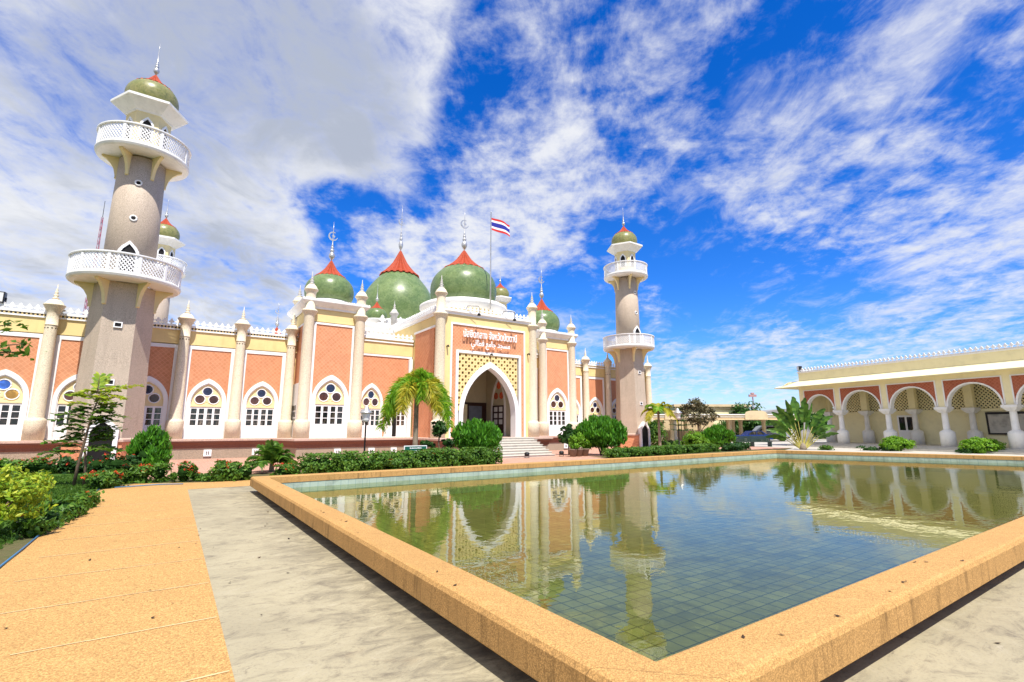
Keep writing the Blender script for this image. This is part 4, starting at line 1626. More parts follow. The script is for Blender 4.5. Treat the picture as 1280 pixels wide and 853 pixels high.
# back wall with lattice over it
b = MB()
b.box(XL, XR, 3.75, 3.95, FZ, 3.05, 0)
b.box(XL, XR, 3.60, 3.74, 2.95, 3.12, 0)
b.box(XL, XL+.35, .17, 3.74, ZA, ZT, 0)
b.box(XL, XR, 3.75, 3.95, 5.0, 5.55, 0)
b.build('back_wall', 'pale_yellow_stucco', col)
b = MB()
n = int((XR-XL)/.26)
for i in range(-9, n+1):
    for sgn in (-1, 1):
        xa = XL+i*.26
        z0, z1 = 3.12, 5.0
        xb = xa+(z1-z0)*.95
        if sgn < 0:
            xa, xb = xb, xa
        y = 3.80+sgn*.03
        t_ = .055
        b.add([(xa-t_, y-.025, z0), (xa+t_, y-.025, z0), (xb+t_, y-.025, z1), (xb-t_, y-.025, z1), (xa-t_, y+.025, z0), (xa+t_, y+.025, z0), (xb+t_, y+.025, z1), (xb-t_, y+.025, z1)],
              [(0, 1, 2, 3), (4, 7, 6, 5), (0, 4, 5, 1), (3, 2, 6, 7), (0, 3, 7, 4), (1, 5, 6, 2)])
b.build('lattice_screen', 'pale_yellow_stucco', col)
# roof behind, and an added dark-green wall that paints the dimness behind the lattice
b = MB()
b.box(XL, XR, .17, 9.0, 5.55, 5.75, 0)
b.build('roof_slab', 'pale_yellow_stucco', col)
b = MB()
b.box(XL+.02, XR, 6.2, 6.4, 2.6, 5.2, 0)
b.build('dark_backdrop', 'painted_dim_green', col)
b = MB()
b.prismx([(-1.15, 5.50), (-1.15, 5.56), (-.02, 6.12), (-.02, 5.55)], XL-1.2, XR)
b.add([(XL-1.9, -1.15, 5.50), (XL-1.2, -1.15, 5.50), (XL-1.2, -.02, 5.55), (XL-.05, -.02, 5.55), (XL-1.9, 8, 5.50), (XL-.05, 8, 5.55),
       (XL-1.9, -1.15, 5.56), (XL-1.2, -1.15, 5.56), (XL-.05, -.02, 6.12), (XL-1.9, 8, 5.56), (XL-.05, 8, 6.12), (XL-1.2, -.02, 6.12)],
      [(0, 4, 5, 3, 2, 1), (6, 8, 10, 9), (6, 7, 11, 8), (0, 1, 7, 6), (0, 6, 9, 4)])
b.build('eaves', 'pale_yellow_stucco', col)
b = MB()
b.box(XL, XR, -.015, 9.0, 5.76, 6.86, 0)
b.build('parapet', 'pale_yellow_stucco', col)
b = MB()
b.box(XL-.04, XR, -.06, 9.05, 6.861, 6.93)
b.box(XL-.07, XR, -.10, 9.1, 6.931, 7.0)
cresting(b, (XL, -.04), (XR-2, -.04), 7.01, .95, .34)
cresting(b, (XL, 9.0), (XL, .2), 7.01, .95, .34)
b.build('parapet_cresting', 'clean_white', col)
# double door, notice board
dd = MB()
dd.box(2.35, 3.75, 3.66, 3.745, FZ, 2.75)
dro = dd.build('white_door', 'clean_white', col)
q = MB()
for x in (2.5, 3.12):
    q.box(x, x+.45, 3.64, 3.655, 1.5, 2.6)
q.build('pane', 'window_glass', dro)
q = MB()
q.box(8.55, 12.6, 3.58, 3.72, 1.2, 2.85)
bo = q.build('notice_board', 'black_metal', col)
q = MB()
q.box(8.7, 12.5, 3.55, 3.575, 1.32, 2.68)
plain('board_glass', (.46, .44, .39), .3, .2, 1.8, .5)
q.build('board_face', 'board_glass', bo)


def floodlight(loc, rot, label, s=1.0):
    r = thing('floodlight', label, 'floodlight', loc, rot, 'floodlights on the parapets')
    b = MB()
    b.box(-.2*s, .2*s, -.12*s, .12*s, .14*s, .48*s)
    b.box(-.17*s, .17*s, -.14*s, -.121*s, .17*s, .45*s, 1)
    b.build('lamp_box', ['black_metal', 'lamp_white'], r)
    b = MB()
    b.tube([(-.22*s, 0, .32*s), (-.22*s, 0, .06*s), (.22*s, 0, .06*s), (.22*s, 0, .32*s)], .02*s, 5)
    b.tube([(0, 0, -.05), (0, 0, .06*s)], .025*s, 5)
    b.build('bracket', 'black_metal', r)


def colw(x, y, z):
    return Vector((29.124+x*math.cos(CR)-y*math.sin(CR), 44.052+x*math.sin(CR)+y*math.cos(CR), z))


floodlight(colw(XL+.1, .1, 7.0), CR-.5, 'black floodlight on the left corner of the arcade building roof', 1.2)
floodlight(S(-7.75, 33.5, 7.5), RZ, 'black floodlight on the far left parapet, cut by the picture edge', 1.6)
# ------------------------------------------------------------------ planting
rng = np.random.default_rng(11)


def leaf_mesh(name, mat, centers, normals, size, parent=None, aspect=1.8, core=None, extra=None, mats_extra=(), loc=None, upright=0.0):
    """many small pointed leaves as one mesh"""
    n = len(centers)
    nr = normals/np.maximum(1e-6, np.linalg.norm(normals, axis=1, keepdims=True))
    rv = rng.normal(size=(n, 3))
    a = np.cross(nr, rv)
    a /= np.maximum(1e-6, np.linalg.norm(a, axis=1, keepdims=True))
    if upright:
        a = nr*.55+np.array([0, 0, 1.0])*upright+rng.normal(size=(n, 3))*.45
        a /= np.maximum(1e-6, np.linalg.norm(a, axis=1, keepdims=True))
        rv2 = rng.normal(size=(n, 3))
        nr = np.cross(a, rv2)
        nr /= np.maximum(1e-6, np.linalg.norm(nr, axis=1, keepdims=True))
    b = np.cross(nr, a)
    s = size*rng.uniform(.6, 1.35, n)[:, None]
    p0 = centers-a*s*.5*aspect
    p1 = centers+b*s*.5-nr*s*.12
    p2 = centers+a*s*.5*aspect
    p3 = centers-b*s*.5-nr*s*.12
    V = np.stack([p0, p1, p2, p3], 1).reshape(-1, 3)
    F = np.arange(4*n).reshape(n, 4)
    mi = np.zeros(n, int)
    verts = V.tolist()
    faces = F.tolist()
    mis = mi.tolist()
    mats = [mat]+list(mats_extra)
    if extra is not None:
        o = len(verts)
        ev, ef, em = extra
        verts += ev
        faces += [[i+o for i in f] for f in ef]
        mis += em
    me = bpy.data.meshes.new(name)
    me.from_pydata(verts, [], faces)
    for m in mats:
        me.materials.append(MATS[m])
    me.polygons.foreach_set('material_index', mis)
    me.update()
    ob = bpy.data.objects.new(name, me)
    C.objects.link(ob)
    if parent:
        ob.parent = parent
    if loc is not None:
        ob.location = loc
    return ob


def crown_points(blobs, n, clump=.22, up=.35, seed=0, box=False):
    """points in clumps over a set of ellipsoids (cx,cy,cz,rx,ry,rz); outward normals"""
    r = np.random.default_rng(seed+101)
    vol = np.array([b[3]*b[4]*b[5] for b in blobs])**(2/3)
    P, N = [], []
    for b, wgt in zip(blobs, vol/vol.sum()):
        m = max(8, int(n*wgt))
        k = max(6, int(m/55))
        d = r.normal(size=(k, 3))
        d /= np.linalg.norm(d, axis=1, keepdims=True)
        rad = r.uniform(.66, 1.10, (k, 1))
        cc = d*rad
        idx = r.integers(0, k, m)
        pts = cc[idx]+r.normal(size=(m, 3))*clump*r.uniform(.6, 1.2, (k, 1))[idx]
        rr = np.linalg.norm(pts, axis=1, keepdims=True)
        pts = np.where(rr > 1.24, pts/rr*1.24, pts)
        if box:
            q2 = np.linalg.norm(pts, axis=1, keepdims=True)
            q4 = ((pts**6).sum(1, keepdims=True))**(1/6)
            pts = np.minimum(pts*q2/np.maximum(q4, 1e-4), 1.08)
        nn = pts/np.maximum(.05, np.linalg.norm(pts, axis=1, keepdims=True))+r.normal(size=(m, 3))*.65
        nn[:, 2] += up
        P.append(pts*np.array(b[3:6])+np.array(b[0:3]))
        N.append(nn)
    return np.concatenate(P), np.concatenate(N)


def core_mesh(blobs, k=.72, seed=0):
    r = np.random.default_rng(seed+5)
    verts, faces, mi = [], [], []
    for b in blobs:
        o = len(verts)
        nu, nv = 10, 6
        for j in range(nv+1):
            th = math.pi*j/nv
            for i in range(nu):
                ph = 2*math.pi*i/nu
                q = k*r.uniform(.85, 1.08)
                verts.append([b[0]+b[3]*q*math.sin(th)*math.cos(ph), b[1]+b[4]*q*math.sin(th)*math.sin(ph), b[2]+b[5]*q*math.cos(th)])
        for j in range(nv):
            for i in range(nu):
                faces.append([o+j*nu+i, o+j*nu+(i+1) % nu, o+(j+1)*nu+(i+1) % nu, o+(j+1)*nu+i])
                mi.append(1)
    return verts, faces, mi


def flower_heads(P, k, seed, ev, ef, em):
    rr = np.random.default_rng(seed+77)
    z = P[:, 2]
    cand = np.where(z > np.quantile(z, .60))[0]
    heads = P[rr.choice(cand, k)]+np.array([0, 0, .03])
    for h in heads:
        for q in range(13):
            c = h+rr.normal(size=3)*np.array([.035, .035, .02])
            a, b = rr.normal(size=3)*.016, rr.normal(size=3)*.016
            a[2] *= .5
            o = len(ev)
            ev += [list(c-a), list(c+b), list(c+a), list(c-b)]
            ef.append([o, o+1, o+2, o+3])
            em.append(2)


def shrub(name, label, cat, loc, blobs, n, leaf, mat, stems=None, group=None, seed=0, core=True, clump=.2, bark='bark', flowers=0, up=.35, box=False, lift=0.0):
    """a bush: foliage part and stem part under one Empty"""
    r = thing(name, label, cat, loc, 0, group)
    blobs = [(b_[0], b_[1], b_[2]+lift)+tuple(b_[3:]) for b_ in blobs]
    P, N = crown_points(blobs, n, clump, up, seed, box)
    keep = P[:, 2] > .01
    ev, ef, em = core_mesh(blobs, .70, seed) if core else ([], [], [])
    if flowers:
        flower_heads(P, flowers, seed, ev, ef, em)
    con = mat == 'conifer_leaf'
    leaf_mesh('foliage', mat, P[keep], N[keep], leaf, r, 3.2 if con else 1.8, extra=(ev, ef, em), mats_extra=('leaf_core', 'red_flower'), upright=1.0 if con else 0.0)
    if stems:
        t = MB()
        for pts, ra, rb in stems:
            m_ = len(pts)
            t.tube(pts, [ra+(rb-ra)*i/(m_-1) for i in range(m_)], 6)
        t.build('stem', bark, r)
    return r


def hedge(name, label, p0, p1, width, h, n, leaf, mat='hedge_leaf', flowers=0, seed=0, group='clipped hedges', lump=.35):
    a, b = Vector(p0), Vector(p1)
    d = b-a
    L = d.length
    k = max(2, int(L/lump))
    rr = random.Random(seed)
    blobs = []
    for i in range(k):
        t = (i+.5)/k
        c = d*(t-.5)
        hh = h*rr.uniform(.9, 1.08)
        blobs.append((c.x+rr.uniform(-.04, .04), c.y+rr.uniform(-.04, .04), hh*.5, max(lump*.75, width*.5), max(lump*.75, width*.5), hh*.5))
    mid = (a+b)/2
    r = shrub(name, label, 'hedge', (mid.x, mid.y, 0), blobs, n, leaf, mat, None, group, seed, True, .22, flowers=flowers, box=True)
    t = MB()
    for bl in blobs:
        t.tube([(bl[0], bl[1], -.02), (bl[0]+.02, bl[1], bl[2])], .02, 5)
    t.build('stem', 'bark', r)
    return r


def at_(x, D):
    d = pix_dir(x, 535)
    return Vector((d.x, d.y, 0))/d.y*D


def gp(x, y, z=0.0):
    """a spot on level ground, by where the photograph shows it"""
    d = pix_dir(x, y)
    t = (z-1.7)/d.z
    return Vector((d.x*t, d.y*t, z))


# yellow-green bush, foreground left
bl = [(0, 0, .72, .62, .62, .36), (-.45, .1, .66, .45, .45, .34), (.40, .05, .68, .42, .42, .33), (0, .3, .8, .5, .4, .32), (-.1, -.35, .62, .4, .35, .28), (-.9, .2, .62, .5, .4, .3)]
stm = [([(.02*i, .02*i, -.02), (.12*math.cos(i*1.3), .12*math.sin(i*1.3), .25), (.34*math.cos(i*1.3), .34*math.sin(i*1.3), .62)], .022, .010) for i in range(7)]
shrub('garden_bush', 'bright yellow-green bush with bare stems in the left foreground', 'bush', (-8.2, 8.0, -.06), bl, 5200, .048, 'yellow_leaf', stm, None, 1, False, .2)

# red-flowered hedges round the lawn
hedge('flower_hedge', 'low dark hedge with red flowers along the lawn edge beside the yellow-green bush', gp(40, 670), gp(104, 629), .42, .29, 3600, .06, 'hedge_leaf', 6, 2, 'red flowered hedges')
hedge('flower_hedge', 'short rounded hedge with many red flower heads at the corner of the orange paving', gp(122, 611), gp(142, 608), .70, .44, 2200, .06, 'hedge_leaf', 20, 3, 'red flowered hedges')
hedge('flower_hedge', 'red flowered hedge running in front of the juniper bush', gp(152, 604), gp(203, 602), .6, .52, 2400, .065, 'hedge_leaf', 15, 4, 'red flowered hedges')
shrub('flower_bush', 'small round red flowered bush standing alone between two low hedges', 'bush', gp(229, 602), [(0, 0, .28, .30, .30, .28)], 700, .06, 'hedge_leaf', [([(0, 0, -.02), (0, 0, .3)], .02, .01)], None, 5, True, flowers=14)
hedge('flower_hedge', 'red flowered hedge left of the small fan palm', gp(266, 601), gp(312, 600), .7, .55, 2400, .065, 'hedge_leaf', 15, 6, 'red flowered hedges')
hedge('flower_hedge', 'very low hedge strip between the small round bush and the fan palm hedge', gp(240, 601), gp(264, 600.5), .4, .22, 700, .06, 'hedge_leaf', 2, 7, 'red flowered hedges')
hedge('flower_hedge', 'narrow red flowered hedge between the fan palm and the long clipped hedge', gp(345, 597), gp(378, 594), .6, .42, 1400, .065, 'hedge_leaf', 16, 8, 'red flowered hedges')
hedge('flower_hedge', 'red flowered hedge at the back of the lawn under the brick wall', S(-6.9, 26.4), S(-3.6, 25.6), .7, .55, 2200, .075, 'hedge_leaf', 44, 9, 'red flowered hedges')
hedge('flower_hedge', 'dark hedge in front of the big minaret doorway', S(-3.4, 25.6), S(-1.1, 24.4), .8, .60, 2200, .075, 'dark_leaf', 26, 10, 'red flowered hedges')
# long clipped hedge behind the pool
hedge('clipped_hedge', 'long clipped hedge behind the pool, left of the entrance steps', S(3.95, 18.7), S(11.9, 18.9), .95, .78, 22000, .062, 'hedge_leaf', 16, 11, 'clipped hedges', .4)
hedge('clipped_hedge', 'long clipped hedge behind the pool, right of the flower pots', S(20.6, 20.6), S(33.5, 22.4), .9, .52, 20000, .07, 'hedge_leaf', 0, 12, 'clipped hedges', .42)
hedge('clipped_hedge', 'low clipped hedge near the far right corner of the pool', S(34.0, 21.8), S(38.3, 22.8), .8, .5, 2600, .09, 'dark_leaf', 0, 13, 'clipped hedges', .45)

# juniper
bl = [(0, 0, .55, .62, .55, .55), (-.35, 0, .75, .4, .4, .55), (.3, .05, .85, .42, .42, .60), (.05, 0, 1.1, .45, .42, .55), (.5, -.1, .55, .38, .4, .5), (-.1, .1, 1.25, .25, .25, .38), (.38, .1, 1.3, .22, .22, .36)]
shrub('juniper_bush', 'dark green upright conifer bush beside the big minaret', 'bush', S(-.70, 25.2), bl, 6500, .075, 'conifer_leaf', [([(0, 0, -.02), (0, 0, .8)], .07, .03), ([(.2, 0, -.02), (.3, 0, .8)], .05, .02)], None, 14, True, .16, up=.9)
# clipped ball bushes and conifers
bl = [(0, 0, 1.10, .95, .9, .62), (-.5, 0, 1.0, .6, .6, .5), (.5, 0, 1.02, .6, .6, .5), (0, .2, 1.45, .6, .6, .42), (-.2, 0, .75, .6, .5, .35)]
stm5 = [([(0, 0, -.02), (.15*math.cos(i*1.26), .15*math.sin(i*1.26), .4), (.5*math.cos(i*1.26), .5*math.sin(i*1.26), .9)], .05, .02) for i in range(5)]
shrub('round_conifer', 'dome shaped light green bush left of the entrance steps', 'bush', S(11.95, 20.6), bl, 6500, .085, 'conifer_leaf', stm5, 'dome shaped bushes', 15, True, .16, up=.8, lift=.22)
bl2 = [(x*1.42, y*1.42, z*1.27, a*1.42, b*1.42, c*1.25) for x, y, z, a, b, c in bl]
shrub('round_conifer', 'dome shaped light green bush right of the flower pots', 'bush', S(22.3, 22.9), bl2, 9000, .10, 'conifer_leaf', stm5, 'dome shaped bushes', 16, True, .16, up=.8)
bl3 = [(0, 0, .75, 1.35, 1.3, .85), (-.6, 0, .7, .8, .8, .7), (.6, 0, .7, .8, .8, .7), (0, 0, 1.2, .9, .9, .6)]
shrub('round_conifer', 'dense dark green ball bush in front of the green benches', 'bush', S(41.0, 27.2), bl3, 7000, .11, 'conifer_leaf', stm5, 'dome shaped bushes', 17, True, .15, up=.7)
shrub('round_bush', 'small light green ball bush between the lamp post and the dark green ball bush', 'bush', S(38.3, 27.6), [(0, 0, .65, .85, .8, .65), (.9, .1, .45, .5, .5, .45)], 3000, .09, 'bright_leaf', None, 'round bushes', 18)
shrub('round_bush', 'rounded leafy bush directly behind the lamp post', 'bush', S(36.8, 31.6), [(0, 0, 1.1, 1.5, 1.3, 1.1), (.5, 0, 1.7, .9, .9, .7), (-1.0, 0, .8, .8, .8, .8)], 4200, .12, 'hedge_leaf', None, 'round bushes', 19)
hedge('clipped_hedge', 'low hedge at the foot of the lamp post by the right minaret', S(34.6, 28.2), S(38.2, 29.0), .8, .55, 2200, .09, 'hedge_leaf', 0, 20, 'clipped hedges', .45)
ballb = [(0, 0, .52, 1.0, .75, .45), (-.5, 0, .45, .6, .6, .4), (.55, 0, .45, .6, .6, .4), (0, 0, .75, .6, .5, .3)]
shrub('round_bush', 'yellow-green clipped bush in front of the arcade, nearest the traveller palm', 'bush', gp(1122, 564), ballb, 4200, .09, 'bright_leaf', stm5[:3], 'round bushes', 21)
shrub('round_bush', 'wide yellow-green clipped bush in front of the arcade notice board', 'bush', gp(1229, 567), [(x*1.15, y, z, a*1.18, b, c*1.0) for x, y, z, a, b, c in ballb], 4600, .09, 'bright_leaf', stm5[:3], 'round bushes', 22)
for i, (x, y, wd, lb) in enumerate(((1034, 563, 9, 'low leafy plant right beside the traveller palm'), (1085, 563.5, 11, 'low dark plant on the pool edge between the palm and the clipped bush'), (1108, 564, 5, 'tiny purple-leaved plant left of the yellow-green bush'), (1205, 567, 6, 'small plant at the foot of the wide clipped bush'))):
    p = gp(x, y)
    sc = p.y/615*1.0
    shrub('low_plant', lb, 'plant', p, [(0, 0, .14, wd*sc, .4, .2), (wd*sc*.4, 0, .12, wd*sc*.5, .4, .18)], 500, .10, 'dark_leaf' if i != 0 else 'hedge_leaf', None, 'low plants by the pool edge', 30+i, False, .3)

# topiary of stacked clouds left of the steps
tp = [(0, 0, 1.62, .34, .34, .30), (-.1, 0, 1.85, .22, .2, .16), (-.55, 0, .98, .30, .28, .20), (.32, 0, 1.02, .32, .28, .18), (.1, .05, .52, .30, .28, .20), (-.2, .05, .62, .2, .2, .16)]
shrub('cloud_topiary', 'dark topiary shrub clipped into separate pads beside the foxtail palm', 'topiary', S(10.05, 20.6), tp, 3200, .07, 'dark_leaf', [([(0, 0, -.02), (.05, 0, .5), (-.05, 0, 1.0), (0, 0, 1.6)], .05, .03), ([(0, 0, .6), (-.55, 0, .95)], .03, .02), ([(0, 0, .7), (.32, 0, .98)], .03, .02)], None, 40, True, .15)
shrub('cone_topiary', 'dark clipped rounded topiary behind the flower pots', 'topiary', S(20.85, 24.3), [(0, 0, 1.25, .55, .52, .50), (0, 0, 1.65, .36, .36, .32), (0, 0, .95, .60, .55, .32)], 3200, .08, 'dark_leaf', [([(0, 0, -.02), (0, 0, 1.0)], .05, .04)], None, 41, True, .15)

# potted plants at the steps
for i, (u, w, lb) in enumerate(((19.85, 22.75, 'leftmost of three clay pots by the steps, with a thin upright plant'), (20.35, 22.8, 'middle one of the three clay pots by the steps, with the fullest plant'), (20.95, 22.9, 'clay pot next to the long right hedge, with a thin plant'))):
    r = thing('potted_plant', lb, 'potted plant', S(u, w), 0, 'clay pots at the foot of the steps')
    t = MB()
    t.lathe([(.17, 0), (.25, .38), (.27, .40), (.27, .46), (.23, .46), (.22, .40)], 20)
    t.build('pot', 'terracotta', r)
    q = [(0, 0, .85, .22, .22, .38), (.08, 0, .65, .25, .25, .2)] if i != 1 else [(0, 0, .95, .32, .3, .42), (-.1, 0, .7, .32, .3, .28)]
    P, N = crown_points(q, 420 if i != 1 else 800, .3, .6, 50+i)
    leaf_mesh('foliage', 'bright_leaf', P, N, .09, r)
    t = MB()
    t.tube([(0, 0, .38), (.02, 0, 1.0)], .018, 5)
    t.build('stem', 'bark', r)


# palms
def frond(V, F, base, az, L, rise, droop, nl, ll, wl, r, plume=False):
    """one arching feather leaf; leaflets as narrow blades"""
    pts = []
    n = 14
    for i in range(n+1):
        t = i/n
        x = L*(t*math.cos(rise) if True else t)*(1-.18*t*t)
        z = L*(math.sin(rise)*t-droop*t*t)
        pts.append(Vector((x*math.cos(az), x*math.sin(az), z))+base)
    side = Vector((-math.sin(az), math.cos(az), 0))
    for k in range(nl):
        t = .12+.88*(k+r.random())/nl
        i = min(n-1, int(t*n))
        p = pts[i].lerp(pts[i+1], t*n-i)
        tg = (pts[i+1]-pts[i]).normalized()
        l = ll*(.55+.45*math.sin(math.pi*min(1, t*.9+.08)))
        for sg in (-1, 1):
            if plume:
                a = r.uniform(0, 2*math.pi)
                nd = tg.cross(side)
                d = (side*math.cos(a)+nd*math.sin(a))*.9+tg*.55
            else:
                d = side*sg*.9+tg*.6+Vector((0, 0, r.uniform(-.1, .25)))
            d = d.normalized()
            tip = p+d*l+Vector((0, 0, -l*r.uniform(.25, .55)))
            midp = p+d*l*.5+Vector((0, 0, -l*.05))
            wv = tg*wl*.5+Vector((r.uniform(-1, 1), r.uniform(-1, 1), r.uniform(-1, 1)))*wl*.15
            o = len(V)
            V += [tuple(p-wv*.6), tuple(p+wv*.6), tuple(midp+wv), tuple(tip), tuple(midp-wv)]
            F.append((o, o+1, o+2, o+3, o+4))
    return pts


def palm(name, label, loc, trunk_h, r0, r1, fr, mat, ll, wl, nl, plume, seed, group=None, bark='pale_bark', lean=(0, 0), mat2=None):
    rr = random.Random(seed)
    root = thing(name, label, 'palm', loc, 0, group)
    t = MB()
    pts = [(lean[0]*(i/8)**1.5, lean[1]*(i/8)**1.5, -.03+trunk_h*i/8) for i in range(9)]
    t.tube(pts, [r0+(r1-r0)*i/8 for i in range(9)], 12)
    t.build('trunk', bark, root)
    top = Vector(pts[-1])
    for k, (az, L, rise, droop) in enumerate(fr):
        V, F = [], []
        rach = frond(V, F, top, R_(az), L, R_(rise), droop, nl, ll, wl, rr, plume)
        m = MB()
        m.add(V, F, 0)
        m.tube(rach, [.028-.022*i/len(rach) for i in range(len(rach))], 5, 1)
        m.build('frond', [mat2 if (mat2 and k % 4 == 0) else mat, mat], root, merge=False, recalc=False)
    return root


# foxtail palm left of the entrance: pixel right is world +x
fr = [(178, 1.9, 52, 1.05), (172, 1.7, 25, 1.15), (190, 1.7, 5, 1.2), (35, 1.9, 70, .85), (20, 2.3, 55, 1.15), (5, 2.2, 38, 1.3), (350, 1.9, 20, 1.35), (300, 1.6, 60, 1.35), (255, 1.9, 35, 1.25), (230, 1.9, 58, 1.25), (100, 2.0, 65, .9), (60, 2.1, 62, .9), (330, 2.0, 45, 1.4), (205, 2.0, 40, 1.3), (130, 1.8, 60, 1.0), (15, 1.7, 80, .7), (165, 1.6, 78, .75)]
palm('foxtail_palm', 'foxtail palm with bushy drooping fronds left of the entrance', S(9.30, 21.6), 3.5, .13, .10, [(a_, l_*1.12, r_2, d_*.86) for a_, l_, r_2, d_ in fr], 'palm_leaf', .56, .05, 190, True, 3, bark='pale_bark', mat2='yellow_palm_leaf')
fr = [(185, 2.0, 55, .62), (165, 2.1, 35, .72), (0, 2.1, 55, .62), (20, 2.0, 35, .75), (255, 1.8, 50, .75), (300, 1.9, 40, .8), (215, 1.9, 25, .85), (90, 1.9, 66, .6), (60, 1.9, 58, .65), (335, 2.0, 25, .85), (350, 1.6, 72, .5)]
palm('areca_palm', 'yellow fronded palm in front of the right minaret', S(33.6, 27.6), 3.1, .13, .09, fr, 'yellow_palm_leaf', .58, .075, 54, False, 5, mat2='palm_leaf')
fr = [((k*137.5) % 360, 1.15+.25*((k*7) % 5)/5, 25+62*((k*3) % 11)/11, .35+.25*((k*5) % 7)/7) for k in range(20)]
palm('fan_palm', 'small bushy fan palm at the corner of the pool', S(3.35, 21.6), .35, .10, .08, fr, 'bush_palm_leaf', .40, .06, 24, False, 8)


# traveller's palm beside the arcade: paddle leaves in a flat fan
def traveller(loc, label):
    root = thing('traveller_palm', label, 'palm', loc)
    rr = random.Random(4)
    ax = Vector((.97, -.24, 0))
    ay = Vector((.24, .97, 0))
    t = MB()
    t.lathe([(.26, -.02), (.25, .2), (.18, .4), (.08, .55)], 14)
    t.build('trunk', 'pale_bark', root)
    plain('petiole', (.32, .28, .06), .6, .15, 6.0, .3)
    leaves = [(-46, 1.3, 1.6), (-36, 1.6, 1.8), (-27, 1.75, 2.0), (-19, 1.9, 2.1), (-11, 2.0, 2.2), (-3, 2.1, 2.2), (5, 2.0, 2.2), (13, 1.9, 2.1), (22, 1.8, 2.0), (31, 1.65, 1.9), (41, 1.4, 1.7), (9, 1.5, 1.8), (-15, 1.5, 1.8), (27, 1.3, 1.7), (-31, 1.2, 1.6), (50, 1.2, 1.5), (-54, 1.1, 1.4)]
    for i, (a, pl, bl_) in enumerate(leaves):
        m = MB()
        th = R_(a)
        yo = rr.uniform(-.25, .25)
        d0 = ax*math.sin(th)+Vector((0, 0, 1))*math.cos(th)+ay*yo*.3
        d0.normalize()
        b0 = Vector((0, 0, .12))+ax*.30*math.sin(th)
        p1 = b0+d0*pl
        m.tube([b0, b0+d0*pl*.5, p1], [.05, .034, .022], 6, 1)
        # blade
        n = 10
        wd = .32*rr.uniform(.8, 1.2)
        sidev = (d0.cross(ay)).normalized()
        tw = rr.uniform(-.9, .9)
        sv_ = (sidev*math.cos(tw)+ay*math.sin(tw)).normalized()
        nv = d0.cross(sv_)
        cen, Lf, Rt = [], [], []
        for k in range(n+1):
            s_ = k/n
            c = p1+d0*bl_*s_+(ax*math.sin(th)*.35+ay*yo*.6+Vector((0, 0, -.55*abs(math.sin(th))-.12)))*bl_*s_*s_*.7
            hw = wd*math.sin(math.pi*min(1, .08+.90*s_))**.6
            j1, j2 = rr.uniform(.6, 1.12), rr.uniform(.6, 1.12)
            cen.append(c)
            Lf.append(c+sv_*hw*j1+nv*hw*.28)
            Rt.append(c-sv_*hw*j2+nv*hw*.28)
        for k in range(n):
            m.add([cen[k], cen[k+1], Lf[k+1], Lf[k]], [(0, 1, 2, 3)])
            m.add([cen[k], Rt[k], Rt[k+1], cen[k+1]], [(0, 1, 2, 3)])
        m.build('leaf', ['banana_leaf', 'petiole'], root, merge=False, recalc=False)


traveller(gp(1004, 562.5), 'traveller palm with a fan of paddle leaves at the left end of the arcade')


# trees
def tree(name, label, loc, blobs, limbs, n, leaf, mat, bark='bark', seed=0, group=None, clump=.3, core=False, cat='tree'):
    r = thing(name, label, cat, loc, 0, group)
    t = MB()
    for pts, a, b in limbs:
        t.tube(pts, [a+(b-a)*i/(len(pts)-1) for i in range(len(pts))], 7)
    t.build('trunk', bark, r)
    P, N = crown_points(blobs, n, clump, .4, seed)
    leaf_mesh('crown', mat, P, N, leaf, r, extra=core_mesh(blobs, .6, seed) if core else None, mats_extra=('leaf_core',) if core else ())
    return r


